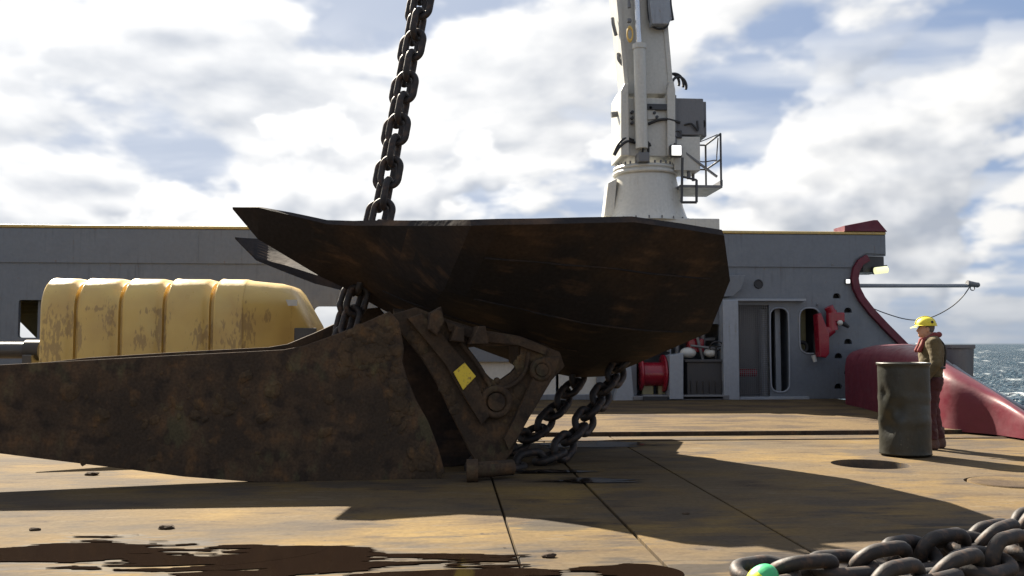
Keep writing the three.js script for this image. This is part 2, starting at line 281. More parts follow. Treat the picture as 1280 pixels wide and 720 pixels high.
// standing water: thin sheets with ragged outlines
{
  const water = new THREE.MeshPhysicalMaterial({ color: new THREE.Color().setRGB(0.009, 0.0055, 0.0038), roughness: 0.06 });
  for (const [cx, cz, rx, rz] of wetSpots.slice(0, 6)) {
    const dx = 0.02, dz = 0.009, pos = [], nx = Math.ceil(rx * 3.4 / dx), nz = Math.ceil(rz * 3.4 / dz), F = new Float32Array((nx + 1) * (nz + 1));
    const X = i => cx + (i - nx / 2) * dx, Z = j => cz + (j - nz / 2) * dz;
    for (let j = 0; j <= nz; j++) for (let i = 0; i <= nx; i++) { const x = X(i), z = Z(j); F[j * (nx + 1) + i] = Math.min(wetField(x, z), 1.65 - Math.hypot((x - cx) / rx, (z - cz) / rz)); }
    for (let j = 0; j < nz; j++) for (let i = 0; i < nx; i++) {
      const c = [[i, j], [i, j + 1], [i + 1, j + 1], [i + 1, j]].map(([a, b]) => [X(a), Z(b), F[b * (nx + 1) + a]]), o = [];
      for (let k = 0; k < 4; k++) { const p = c[k], q = c[(k + 1) % 4]; if (p[2] >= 0) o.push(p); if (p[2] >= 0 !== q[2] >= 0) { const t = p[2] / (p[2] - q[2]); o.push([mix(p[0], q[0], t), mix(p[1], q[1], t)]); } }
      for (let k = 1; k + 1 < o.length; k++) for (const p of [o[0], o[k], o[k + 1]]) pos.push(p[0], 0, p[1]);
    }
    if (!pos.length) continue;
    const g = new THREE.BufferGeometry(); g.setAttribute('position', new THREE.Float32BufferAttribute(pos, 3)); g.computeVertexNormals();
    const m = new THREE.Mesh(g, water); m.name = numbered('puddle'); m.position.y = 0.006 + 0.0008 * wetSpots.findIndex(s => s[0] === cx); m.userData.kind = 'structure'; m.receiveShadow = true; scene.add(m);
  }
}

// ------------------------------------------------------------------ sea
{
  const NA = 520, NR = 420, pos = [], col = [], idx = [], Y0 = -5.5;
  const wave = (x, z, r) => {
    const f = Math.min(1, 900 / r);
    let h = 0.55 * Math.sin(0.085 * x + 0.05 * z + 1) + 0.4 * Math.sin(0.13 * x - 0.11 * z + 3) ;
    h += 2.1 * fbm3(x * 0.055, z * 0.085, 0.3, 6);
    return h * (0.4 + 0.6 * f);
  };
  for (let j = 0; j <= NR; j++) {
    const r = 20 * Math.pow(500, j / NR);
    for (let i = 0; i <= NA; i++) {
      const a = (-1 + 2 * i / NA) * 1.15, x = Math.sin(a) * r, z = -Math.cos(a) * r;
      const h = wave(x, z, r);
      pos.push(x, Y0 + h, z);
      const cap = sstep(0.31, 0.47, fbm3(x * 0.05, z * 0.16, 5.5, 4) + 0.16 * h) * sstep(-0.1, 0.2, fbm3(x * 0.8, z * 0.8, 2, 3)) * Math.min(1, 1200 / r);
      const c = mix3([0.008, 0.026, 0.042], [0.5, 0.54, 0.56], cap); col.push(...c);
    }
  }
  for (let j = 0; j < NR; j++) for (let i = 0; i < NA; i++) { const a = j * (NA + 1) + i, b = a + 1, c = a + NA + 1, d = c + 1; idx.push(a, b, c, b, d, c); }
  const g = new THREE.BufferGeometry(); g.setAttribute('position', new THREE.Float32BufferAttribute(pos, 3)); g.setAttribute('color', new THREE.Float32BufferAttribute(col, 3)); g.setIndex(idx); g.computeVertexNormals();
  const uv = new Float32Array(pos.length / 3 * 2); for (let i = 0; i < uv.length / 2; i++) { uv[2 * i] = pos[3 * i]; uv[2 * i + 1] = pos[3 * i + 2]; } g.setAttribute('uv', new THREE.BufferAttribute(uv, 2));
  const rip = tex(512, 512, 9, 9, (u, v) => 0.5 + 0.5 * fbm2p(u, v, 7, 9, 6, 131), false);
  const m = new THREE.Mesh(g, new THREE.MeshPhysicalMaterial({ vertexColors: true, roughness: 0.35, specularIntensity: 0.2, bumpMap: rip, bumpScale: 1.5 })); m.name = 'sea'; m.userData.kind = 'structure'; m.receiveShadow = true; scene.add(m);
}

// ------------------------------------------------------------------ bulwark
const WALL = 22.9;
const wallF = frame(V(0, 0, -WALL), 0);
const W2 = (px, py) => wallF(px, py);
const WTOP = W2(0, 284)[1], WY0 = 0.06;
const wallThing = thing('bulwark', 'long grey steel bulwark of boxed plating along the far side of the deck', 'bulwark', V(0, 0, -WALL));
{
  const px = (x, y) => W2(x, y), b = wallThing;
  const cut = [[1107, 320], [1082, 320], [1072, 326], [1066, 336], [1064, 348], [1066, 361], [1073, 375], [1086, 392], [1104, 411], [1128, 435]].map(a => px(...a));
  const right = px(1107, 320)[0];
  const outline = [[-26, WY0], [-26, WTOP], [right, WTOP], ...cut, [px(1135, 500)[0], WY0]];
  const s = poly(outline);
  const rect = (x0, y0, x1, y1, r) => { const [a, d] = px(x0, y1), [c, e] = px(x1, y0); return rrect(a, d, c, e, r); };
  const openings = [rect(22, 375, 66, 422, 0.06), rect(392, 383, 425, 414, 0.12), rect(585, 452, 746, 494, 0.08), rect(796, 405, 899, 498, 0.05), rect(919, 381, 961, 496, 0.02), rect(964, 385, 985, 490, 0.19), rect(1000, 385, 1025, 442, 0.22)];
  openings.forEach(o => hole(s, o));
  const steps = [[1046, 370], [1060, 388], [1060, 427], [1048, 445], [1060, 465], [1048, 483]];
  const dOf = ([x, y]) => { const [a, c] = px(x, y); return [[-0.1, -0.06], [0.1, -0.06], [0.1, 0.0], [0.06, 0.06], [0, 0.075], [-0.06, 0.06], [-0.1, 0]].map(([i, j]) => [a + i, c + j]); };
  steps.forEach(p => hole(s, dOf(p)));
  part('front_plating', slab(s, 0.12).translate(0, 0, -0.12), M.grey, b);
  // upper strake, a hand's breadth proud of the plating below it
  const y330 = px(300, 330)[1];
  part('upper_strake', slab(poly([[-26, y330], [-26, WTOP - 0.02], [right - 0.01, WTOP - 0.02], [right - 0.01, px(1107, 319)[1] + 0.02], [px(1081, 318)[0], px(1081, 317)[1]], [px(1068, 325)[0], px(1068, 325)[1]], [px(1063.5, y330 ? 331 : 331)[0], y330]]), 0.035, 0.008).translate(0, 0, 0.002), M.grey, b);
  for (const q of steps) { const [a, c] = px(...q); part('step_pocket', [box(0.34, 0.3, 0.02, a, c, -0.22), box(0.02, 0.3, 0.1, a - 0.16, c, -0.165), box(0.02, 0.3, 0.1, a + 0.16, c, -0.165), box(0.3, 0.02, 0.1, a, c + 0.14, -0.165), box(0.3, 0.02, 0.1, a, c - 0.14, -0.165)], M.rubber, b); }
  // back plating with openings a little larger so that daylight shows through
  const s2 = poly([[-26, WY0 - 1.5], [-26, WTOP], [px(1062, 300)[0], WTOP], [px(1050, 300)[0], WY0 - 1.5]]);
  const big = (x0, y0, x1, y1) => { const k = (WALL + 2.2) / WALL; const [a, d] = px(x0, y1), [c, e] = px(x1, y0); const sc = (x, y) => [x * k, EYE + (y - EYE) * k]; const [A, D] = sc(a, d), [C, E] = sc(c, e); return rrect(A, D, C, E, 0.05); };
  hole(s2, big(16, 370, 72, 430)); hole(s2, big(386, 378, 432, 420));
  part('back_plating', slab(s2, 0.1).translate(0, 0, -2.3), M.grey, b);
  part('top_plating', box(right + 26, 0.06, 2.2, (right - 26) / 2, WTOP - 0.031, -1.23), M.grey, b);
  part('cap_rail', box(right + 26, 0.075, 0.16, (right - 26) / 2, WTOP + 0.03, -0.02, 0.025), M.tan, b);
  part('inner_floor', box(34, 0.05, 2.1, -9, 0.02, -1.2), M.darkGrey, b);
  for (const x of [-20, -14.6, -9.9, -4.2, px(772, 450)[0], px(910, 450)[0], px(993, 450)[0], px(1035, 450)[0]]) part('inner_frame', box(0.07, WTOP - 0.2, 2.0, x, WTOP / 2, -1.2), M.grey, b);
  { const [x0, y0] = px(583, 496), [x1, y1] = px(748, 450); for (const [p, q] of [[0, 0.36], [0.38, 0.68], [0.70, 1]]) part('recess_panel', box((x1 - x0) * (q - p), y1 - y0, 0.04, mix(x0, x1, (p + q) / 2), (y0 + y1) / 2, -0.145, 0.012), M.white, b); }
  for (const x of [-22, -18.4, -14.8, -11.3, -7.6, -3.9, 3.2, 5.6]) part('weld_seam', box(0.035, y330 - 0.12, 0.012, x, y330 / 2 + 0.03, 0.004, 0.004), M.grey, b);
  for (const x of [-20, -13.2, -6.1, 1.2, 6.2]) part('weld_seam', box(0.035, WTOP - y330 - 0.1, 0.012, x, (WTOP + y330) / 2, 0.04, 0.004), M.grey, b);
  // olive ribbed panel behind the left opening, with a slanted lower edge
  const k = (WALL + 1.5) / WALL, sc = (x, y) => { const [a, c] = px(x, y); return [a * k, EYE + (c - EYE) * k]; };
  part('ribbed_panel', slab(poly([sc(16, 366), sc(76, 366), sc(76, 440), sc(54, 429), sc(16, 391)]), 0.1).translate(0, 0, -1.5), M.olive, b);
  for (let i = 0; i < 4; i++) { const [x, y] = sc(46, 378 + i * 4.6); part('panel_rib', box(1.2, 0.045, 0.06, x, y, -1.37, 0.01), M.olive, b); }
  // frame of the winch bay, pillar and bracket
  { const [x0, yb] = px(900, 499), [x1, yt] = px(917.5, 376); part('pillar', box(x1 - x0, yt - WY0, 0.34, (x0 + x1) / 2, (yt + WY0) / 2, 0.174, 0.02), M.greyLight, b); }
  part('bracket', slab(poly([px(893, 345), px(927, 345), px(922, 362), px(912, 371), px(893, 372)]), 0.3, 0.01).translate(0, 0, 0.002), M.grey, b);
  { const [x0, y0] = px(895, 378), [x1, y1] = px(1004, 375.5); part('lintel', box(x1 - x0, 0.06, 0.2, (x0 + x1) / 2, y1, 0.103, 0.01), M.greyLight, b); }
  { const [x0, y0] = px(896, 499.5), [x1] = px(1008, 499.5); part('sill', box(x1 - x0, 0.09, 0.2, (x0 + x1) / 2, y0 + 0.03, 0.103, 0.01), M.greyLight, b); }
  // woven grille in the first door
  { const [x0, y0] = px(919, 496), [x1, y1] = px(961, 381), bars = []; for (let x = x0 + 0.03; x < x1; x += 0.052) bars.push(box(0.012, y1 - y0, 0.012, x, (y0 + y1) / 2, -0.05)); for (let y = y0 + 0.03; y < y1; y += 0.052) bars.push(box(x1 - x0, 0.012, 0.012, (x0 + x1) / 2, y, -0.037));
    const g = part('grille', bars, M.darkGrey, b); g.userData.kind = 'stuff';
    part('grille_back', box(x1 - x0 + 0.1, y1 - y0, 0.03, (x0 + x1) / 2, (y0 + y1) / 2, -1.0), M.darkGrey, b);
    const [a, c] = px(919, 466), [d] = px(947, 466); part('fire_bottle', rod(V(a, c, -0.16), V(d, c, -0.16), 0.11, 0.11, 20), M.redBright, b); }
  // rims of the two arched doors
  for (const o of [openings[5], openings[6]]) part('door_rim', pipe(o.map(([x, y]) => V(x, y, 0.01)), 0.022, 120, 6, true), M.greyLight, b);
  { const [x] = px(978, 440), [, y1] = px(978, 385), [, y0] = px(978, 490); part('inner_post', box(0.13, y1 - y0, 0.1, x, (y0 + y1) / 2, -0.35), M.greyLight, b); part('inner_pipe', rod(V(x - 0.22, y0 - 0.2, -0.8), V(x - 0.22, y1, -0.8), 0.11, 0.11, 14), M.greyLight, b); }
  { const [x] = px(1012, 420), [, y1] = px(1012, 386), [, y0] = px(1012, 440); part('inner_locker', box(0.22, y1 - y0, 0.2, x + 0.05, (y0 + y1) / 2, -0.75), M.olive, b); part('hose_reel', new THREE.TorusGeometry(0.13, 0.05, 8, 20).translate(x - 0.12, y0 + 0.12, -0.2), M.rubber, b); }
  // porthole
  { const [x, y] = px(948, 355); part('porthole', [new THREE.TorusGeometry(0.1, 0.022, 8, 28).translate(x, y, 0.012), new THREE.CylinderGeometry(0.1, 0.1, 0.02, 28).rotateX(Math.PI / 2).translate(x, y, 0.012)], M.rubber, b); }
  for (const [x, y] of [[996, 376], [1022, 381], [1040, 331]]) { const [a, c] = px(x, y); part('bolt', rod(V(a, c, 0), V(a, c, 0.05), 0.035, 0.03, 8), M.darkGrey, b); }
  // lower gusset and kerb left of the winch bay
  part('gusset', slab(poly([px(762, 508), px(778, 458), px(786, 458), px(790, 503), px(786, 508)]), 0.3, 0.01).translate(0, 0, 0.003), M.greyLight, b);
  { const [x0, y0] = px(640, 499), [x1] = px(762, 499); part('kerb', box(x1 - x0, 0.14, 0.12, (x0 + x1) / 2, 0.13, 0.063, 0.02), M.grey, b); }
  { const [x0] = px(788, 505), [x1] = px(900, 505); part('bay_kerb', box(x1 - x0, 0.1, 0.5, (x0 + x1) / 2, 0.112, 0.1, 0.02), M.darkGrey, b); part('drain_slot', box(0.62, 0.09, 0.03, x0 + 0.55, 0.11, 0.372), M.rubber, b); }
  // red flange that follows the curved cut-out
  const inner = cut.slice(1), band = (w) => inner.map((p, i) => { const a = inner[Math.max(0, i - 1)], c = inner[Math.min(inner.length - 1, i + 1)], dx = c[0] - a[0], dy = c[1] - a[1], l = Math.hypot(dx, dy); return [p[0] + dy / l * w, p[1] - dx / l * w]; });
  part('cutout_flange', slab(poly([...band(0.03), ...band(-0.15).reverse()].map(a => a)), 0.24, 0.01).translate(0, 0, -0.12 + 0.002), M.red, b);
  // red fairing on top of the end
  part('end_fairing', slab(poly([px(1054, 291.5), px(1054, 285), px(1090, 278), px(1095, 278), px(1107, 292)].map(([x, y], i) => [x, i === 0 || i === 4 ? WTOP + 0.07 : y + 0.05])), 0.7, 0.012).translate(0, 0, -0.6), M.red, b);
  // box under the overhang
  { const [x0, y0] = px(1080, 340), [x1, y1] = px(1106, 320.5); part('overhang_box', box(x1 - x0, y1 - y0, 0.9, (x0 + x1) / 2, (y0 + y1) / 2, -0.5, 0.01), M.dark, b); }
}
{
  const [x, y] = W2(1097, 337.5);
  const t = thing('work_lamp', 'lit yellowish lamp under the overhang at the right end of the bulwark', 'lamp', V(x, y, -WALL + 0.12), 0);
  t.rotation.z = 0.12;
  part('housing', box(0.34, 0.2, 0.2, 0.03, 0, -0.06, 0.02), M.dark, t);
  part('lamp_glass', new THREE.CylinderGeometry(0.09, 0.09, 0.32, 20).rotateZ(Math.PI / 2).translate(0, -0.02, 0.06), M.lensYellow, t);
  const [x2, y2] = W2(1058, 352), q = thing('small_lamp', 'small white square lamp beside the curved red cut-out of the bulwark', 'lamp', V(x2, y2, -WALL + 0.002));
  part('housing', box(0.13, 0.13, 0.08, 0.02, 0, 0.041, 0.01), M.dark, q); part('lamp_glass', box(0.1, 0.1, 0.03, 0, 0, 0.094, 0.01), M.lens, q);
}
{
  const b = thing('shading_bulwark', 'unseen grey steel bulwark added on the near side behind the viewpoint to darken the shade', 'bulwark', V(0, 0, 2.2));  // unseen wall added behind the camera to block sky light and deepen shade
  part('front_plating', box(52, WTOP, 0.12, 0, WTOP / 2, 0), M.grey, b);
  part('top_plating', box(52, 0.06, 2.2, 0, WTOP - 0.03, 1.16), M.grey, b);
  part('cap_rail', box(52, 0.075, 0.16, 0, WTOP + 0.04, 0.02, 0.025), M.tan, b);
}
// red hydraulic arm beside the second arched door
{
  const d = -WALL + 0.25, w = (x, y, z = 0) => { const [a, c] = W2(x, y); return V(a, c, z); };
  const t = thing('hydraulic_arm', 'dark red hydraulic arm mounted on the bulwark beside the second arched door', 'hydraulic arm', V(0, 0, d));
  part('body', [slab(poly([w(1014, 394), w(1019, 392), w(1029, 418), w(1029, 442), w(1025, 447), w(1017, 446)].map(v => [v.x, v.y])), 0.3, 0.03).translate(0, 0, -0.15)], M.redBright, t);
  part('upper_arm', [rod(w(1023, 420), w(1035, 411), 0.14, 0.13, 14), rod(w(1035, 413), w(1034, 388), 0.15, 0.13, 14)], M.redBright, t);
  part('wrist', [box(0.3, 0.24, 0.24, w(1041, 397).x, w(1041, 397).y, 0.02, 0.03), rod(w(1030, 384, 0.02), w(1040, 402, 0.02), 0.12, 0.1, 12)], M.redBright, t);
  part('nozzle', [rod(w(1044, 402, 0.03), w(1055, 409, 0.03), 0.085, 0.04, 12)], M.rubber, t);
  part('coupling', new THREE.SphereGeometry(0.07, 12, 10).translate(w(1042, 404).x, w(1042, 404).y, 0.14), M.white, t); part('coupling', [rod(w(1012, 444), w(1014, 452), 0.06, 0.05, 10)], M.white, t);
  part('bracket', [box(0.2, 0.5, 0.12, w(1021, 430).x, w(1021, 430).y, -0.19, 0.01)], M.dark, t);
}
// winch in the bay
{
  const z = -WALL - 0.1, w = (x, y, dz = 0) => { const [a, c] = W2(x, y); return V(a, c, dz); };
  const t = thing('winch', 'red drum winch with dark motor standing in the low bay of the bulwark', 'winch', V(0, 0, z));
  const a = w(800, 468), c = w(833, 468);
  part('drum', rod(a, c, 0.3, 0.3, 28), M.redBright, t);
  for (const [x, r] of [[801, 0.42], [830, 0.46]]) { const p = w(x, 467); part('flange', new THREE.LatheGeometry([[0.12, -0.04], [r, -0.04], [r + 0.02, 0], [r, 0.04], [0.12, 0.04]].map(q => new THREE.Vector2(...q)), 36).rotateZ(Math.PI / 2).translate(p.x, p.y, 0), M.redBright, t); }
  part('stand', [slab(poly([w(832, 498), w(832, 444), w(849, 441), w(849, 498)].map(v => [v.x, v.y])), 0.5, 0.015).translate(0, 0, 0.02)], M.greyLight, t);
  part('motor', [box(w(898, 0).x - w(851, 0).x, w(0, 453).y - w(0, 499).y, 0.8, w(874.5, 0).x, (w(0, 453).y + w(0, 499).y) / 2, -0.12, 0.03)], M.dark, t);
  for (let i = 0; i < 6; i++) part('cooling_fin', box(0.03, 0.3, 0.05, w(856 + i * 7.4, 0).x, w(0, 486).y, 0.305, 0.006), M.dark, t);
  part('motor_cap', [box(w(900, 0).x - w(848, 0).x, 0.07, 0.9, w(874, 0).x, w(0, 452).y, -0.1, 0.015)], M.dark, t);
  for (const [x, y, r] of [[860, 441, 0.16], [888, 441, 0.13]]) { const p = w(x, y, 0.1); part('brake_cover', new THREE.SphereGeometry(r, 20, 14).scale(1.3, 0.85, 1).translate(p.x, p.y, p.z), M.white, t); }
  const p = w(893, 433, 0.25); part('hand_wheel', [new THREE.TorusGeometry(0.16, 0.018, 8, 26).rotateX(0.7).translate(p.x, p.y, p.z), rod(p, p.clone().add(V(0, -0.42, -0.05)), 0.025), rod(p.clone().add(V(-0.15, 0, 0)), p.clone().add(V(0.15, 0, 0)), 0.012)], M.rubber, t);
  part('bed', box(w(900, 0).x - w(796, 0).x, 0.12, 0.9, w(848, 0).x, 0.13, 0.0, 0.02), M.darkGrey, t);
  for (const [x0, y0, x1, y1, dz, r] of [[846, 426, 899, 424, -0.3, 0.05], [850, 416, 850, 452, -0.2, 0.06], [872, 418, 880, 450, 0.0, 0.04], [884, 412, 884, 446, -0.3, 0.07], [838, 440, 838, 415, -0.1, 0.05], [862, 432, 896, 436, 0.2, 0.03]]) part('machine_pipe', rod(w(x0, y0, dz), w(x1, y1, dz), r, r, 12), M.darkGrey, t);
  part('valve_block', box(0.4, 0.35, 0.3, w(868, 0).x, w(0, 432).y, -0.25, 0.03), M.redBright, t);
  part('winch_leg', [box(0.3, 0.42, 0.3, w(806, 0).x, 0.37, -0.1, 0.03), box(0.3, 0.42, 0.3, w(826, 0).x, 0.37, -0.1, 0.03)], M.olive, t);
}
// pole held out over the side, and its slack rope
{
  const a = P(1062, 357, 24.2), c = P(1211, 357, 24.2);
  const t = thing('boom_pole', 'grey horizontal pole reaching out to the right past the bulwark end', 'pole', a);
  const L = c.clone().sub(a);
  part('pole', rod(V(0, 0, 0), L, 0.058, 0.052, 16), M.greyLight, t);
  part('end_fitting', [rod(L.clone().add(V(-0.05, 0.06, 0)), L.clone().add(V(0.22, 0.02, 0)), 0.09, 0.07, 14), new THREE.SphereGeometry(0.075, 14, 10).translate(L.x + 0.24, L.y + 0.02, 0), new THREE.TorusGeometry(0.06, 0.015, 8, 16).translate(L.x + 0.1, L.y - 0.07, 0)], M.darkGrey, t);
  const r = thing('slack_rope', 'thin dark rope hanging slack below the grey pole', 'rope', P(1085, 383, 23.4));
  const o = r.position; part('strand', pipe([[1085, 383], [1105, 391], [1130, 398.5], [1148, 400], [1166, 396], [1190, 383], [1204, 370], [1212, 359]].map(([x, y], i) => P(x, y, 23.4 + i * 0.1).sub(o)), 0.014, 60, 6), M.rubber, r);
}

// ------------------------------------------------------------------ red stern quarter: a rounded shell that turns away to the right
{
  const base = [[1057, 507], [1078, 512], [1103, 519], [1140, 529], [1184, 538], [1240, 543], [1290, 550], [1350, 558]].map(([x, y]) => G(x, y, 0.03));
  const ridge = [P(1088, 436, 22.6), P(1104, 431, 21.6), P(1124, 430, 20.2), P(1146, 432, 18.6), P(1174, 447, 17.2), P(1212, 474, 16.3), P(1262, 503, 15.6), P(1340, 545, 15.2)];
  const cb = new THREE.CatmullRomCurve3(base), cr = new THREE.CatmullRomCurve3(ridge), N = 60, K = 22, pos = [], idx = [];
  for (let i = 0; i <= N; i++) {
    const f = cb.getPoint(i / N), r = cr.getPoint(i / N);
    for (let k = 0; k <= K; k++) {
      const t = k / K;
      if (t <= 0.6) { const a = t / 0.6 * Math.PI / 2; const p = f.clone().lerp(r, Math.pow(1 - Math.cos(a), 3.2)); p.y = f.y + (r.y - f.y) * Math.pow(Math.sin(a), 0.9); pos.push(p.x, p.y, p.z); }
      else { const s = (t - 0.6) / 0.4; pos.push(r.x + 0.4 * s, r.y - 5 * s * s, r.z - 1.6 * Math.sqrt(s)); }
    }
  }
  for (let i = 0; i < N; i++) for (let k = 0; k < K; k++) { const a = i * (K + 1) + k, b = a + 1, c = a + K + 1, d = c + 1; idx.push(a, c, b, b, c, d); }
  const g = new THREE.BufferGeometry(); g.setAttribute('position', new THREE.Float32BufferAttribute(pos, 3)); g.setIndex(idx); g.computeVertexNormals();
  const t = thing('stern_quarter', 'red painted rounded stern quarter sloping down behind the man', 'hull');
  const mr = M.red.clone(); mr.side = THREE.DoubleSide;
  part('shell', g, mr, t);
  part('pale_edge', pipe(ridge.slice(3).map(v => v.clone().add(V(0, 0.02, 0.02))), 0.045, 60, 8), M.greyLight, t);  // light grey tube along the right part of the ridge
  const q = P(1197, 478, 16.9); const bl = thing('bollard', 'dark grey box shaped bollard on the red stern quarter behind the man', 'bollard', V(q.x, q.y - 0.25, -16.9));
  const hT = P(1197, 436, 16.9).y - q.y + 0.25, w0 = 0.185, w1 = 0.215;
  const body = new THREE.CylinderGeometry(w1 * 1.414, w0 * 1.414, hT, 4, 1).rotateY(Math.PI / 4).translate(0, hT / 2, 0);
  part('post', body, M.darkGrey, bl); part('cap', box(0.48, 0.08, 0.48, 0, hT + 0.042, 0, 0.02), M.darkGrey, bl);
}

// ------------------------------------------------------------------ crane
{
  const D = 24.1, S = D / FOCAL, O = P(806, 288, D); O.y = WTOP + 0.0;
  const c = thing('deck_crane', 'cream white knuckle boom crane on a conical pedestal on top of the bulwark', 'crane', V(O.x, WTOP, -D));
  const q = (x, y, dz = 0) => { const p = P(x, y, D); return V(p.x - O.x, p.y - WTOP, dz); };
  const w = n => n * S;
  part('base_plinth', box(w(140), q(0, 272).y + 0.35, 2.1, q(815, 0).x, q(0, 272).y / 2 - 0.17, 0, 0.02), M.white, c);
  part('plinth_end', box(0.03, q(0, 272).y - 0.02, 1.9, q(885.6, 280).x, q(0, 272).y / 2, 0, 0.01), M.tan, c);
  const y0 = q(0, 273).y, y1 = q(0, 210).y, ax = q(807, 240).x;
  const prof = [[57, 0], [55, 0.03], [51, 0.14], [47.5, 0.3], [43, 0.6], [39.5, 0.88], [38, 1]].map(([r, t]) => new THREE.Vector2(w(r), y0 + (y1 - y0) * t));
  part('pedestal', new THREE.LatheGeometry(prof, 44).translate(ax, 0, 0), M.white, c);
  part('slew_ring', new THREE.LatheGeometry([[0, -0.13], [40, -0.13], [41.5, -0.09], [41.5, -0.03], [39, -0.02], [39, 0.02], [41, 0.03], [41, 0.1], [0, 0.1]].map(([r, y]) => new THREE.Vector2(w(r), q(0, 205).y + y)), 40).translate(ax, 0, 0), M.white, c);
  for (let i = 0; i < 30; i++) { const a = i / 30 * Math.PI * 2; part('ring_bolt', new THREE.CylinderGeometry(0.025, 0.025, 0.09, 6).translate(ax + w(37.5) * Math.cos(a), q(0, 200).y + 0.04, w(37.5) * Math.sin(a)), M.darkGrey, c); }
  for (let i = 0; i < 22; i++) { const a = i / 22 * Math.PI * 2; part('foot_bolt', new THREE.CylinderGeometry(0.02, 0.02, 0.07, 6).translate(ax + w(56) * Math.cos(a), q(0, 272).y + 0.03, w(56) * Math.sin(a)), M.darkGrey, c); }
  part('side_fin', slab(poly([q(752, 273), q(757, 232), q(768, 226), q(764, 273)].map(v => [v.x, v.y])), 0.5, 0.02).translate(0, 0, -0.1), M.white, c);
  // column: two cheeks with a web between them
  const cy0 = q(0, 201).y;
  part('column', [slab(poly([q(773, 201), q(773, 130), q(832, 130), q(832, 201)].map(v => [v.x, v.y])), 1.2, 0.02).translate(0, 0, -0.6)], M.white, c);
  part('left_cheek', [slab(poly([q(770, 201), q(770, 122), q(774, 114), q(779, 114), q(780, 201)].map(v => [v.x, v.y])), 1.46, 0.02).translate(0, 0, -0.73)], M.white, c);
  part('right_cheek', [slab(poly([q(826, 201), q(826, 122), q(829, 111), q(834, 111), q(836, 122), q(836, 201)].map(v => [v.x, v.y])), 1.46, 0.02).translate(0, 0, -0.73)], M.white, c);
  part('pivot_band', box(w(30), w(7.5), 0.1, q(813, 128).x, q(0, 127.5).y, 0.66, 0.01), M.dark, c);
  part('cheek_pad', slab(poly([q(801, 142), q(806, 139), q(816, 150), q(816, 156), q(803, 157)].map(v => [v.x, v.y])), 0.06, 0.01).translate(0, 0, 0.602), M.white, c);
  for (const [x, y] of [[806, 143], [811, 149], [814, 154], [784, 148], [784, 155], [784, 161]]) { const p = q(x, y, 0.6); part('bolt', rod(p, p.clone().add(V(0, 0, 0.11)), 0.045, 0.04, 8), M.dark, c); }
  { const p = q(768, 146, 0.2); part('pivot_pin', rod(p.clone().add(V(-0.12, 0.0, 0)), p.clone().add(V(0.1, 0.04, 0)), 0.08, 0.08, 14), M.darkGrey, c); }
  // boom
  part('boom', [slab(poly([q(760, -60), q(818, -60), q(834, 119), q(830, 124), q(780, 124), q(778, 119)].map(v => [v.x, v.y])), 1.0, 0.03).translate(0, 0, -0.5)], M.white, c);
  part('boom_edge', [beam(q(818, -60, 0.5), q(833, 118, 0.5), 0.06, 0.12), beam(q(762, -60, 0.5), q(779, 118, 0.5), 0.06, 0.1)], M.white, c);
  part('boom_cover', [slab(poly([q(802, -60), q(826, -60), q(828, 20), q(830, 38), q(825, 44), q(806, 44), q(803, 20)].map(v => [v.x, v.y])), 0.34, 0.02).translate(0, 0, 0.55)], M.greyLight, c);
  part('cover_hose', [pipe([q(801, -60, 0.6), q(803, 10, 0.64), q(807, 40, 0.66), q(815, 47, 0.68), q(826, 44, 0.68), q(829, 30, 0.68)], 0.03, 50, 8), pipe([q(827, -60, 0.8), q(829, -5, 0.8), q(828, 15, 0.8), q(831, 38, 0.8)], 0.06, 30, 8)], M.rubber, c);
  part('side_pipe', pipe([q(764, 26, 0.2), q(764.5, 34, 0.25), q(768, 48, 0.25)], 0.05, 20, 8), M.darkGrey, c);
  part('side_pipe', [pipe([q(771, 70, 0.2), q(771.5, 78, 0.25), q(776, 84, 0.25)], 0.05, 20, 8)], M.darkGrey, c);
  part('cylinder_barrel', [rod(q(794, 194, 0.85), q(791, 72, 0.85), w(7.6), w(7.6), 24), rod(q(791, 74, 0.85), q(790.8, 68, 0.85), w(8.6), w(8.6), 24)], M.white, c);
  part('cylinder_rod', rod(q(790.5, 70, 0.85), q(785, -60, 0.85), w(3.6), w(3.6), 18), new THREE.MeshStandardMaterial({ color: 0xd8d8d8, metalness: 0.8, roughness: 0.25 }), c);
  part('cylinder_foot', [box(w(14), w(12), 0.5, q(794, 0).x, q(0, 194).y, 0.7, 0.03)], M.darkGrey, c);
  part('rod_line', rod(q(788.5, -60, 0.62), q(791.5, 70, 0.62), 0.03), M.rubber, c);
  // electrical boxes
  part('dark_box', [box(w(36), w(47), 0.9, q(853, 0).x, q(0, 138).y, 0.15, 0.03), box(w(7), w(45), 0.7, q(872, 0).x, q(0, 139).y, 0.1, 0.02)], M.darkGrey, c);
  part('box_frame', [box(w(7), w(70), 0.5, q(833, 0).x, q(0, 147).y, 0.45, 0.02)], M.darkGrey, c);
  part('pale_box', [box(w(33), w(43), 0.9, q(849, 0).x, q(0, 186).y, 0.2, 0.02)], M.white, c);
  { const p = q(839, 175, 0.67); part('vent_fan', [box(w(11), w(10), 0.05, p.x, p.y, p.z, 0.01), new THREE.TorusGeometry(w(4), 0.02, 6, 18).translate(p.x, p.y, p.z + 0.03)], M.dark, c); }
  for (const [x, y, r, t] of [[838, 104, 11, 0.2], [843, 105, 12, 0.3], [848, 108, 11, 0.4]]) { const p = q(x, y, 0.1); part('hose_loop', new THREE.TorusGeometry(w(r), w(1.8), 8, 30, Math.PI * 1.25).rotateZ(-0.35).rotateY(t).translate(p.x, p.y, p.z), M.rubber, c); }
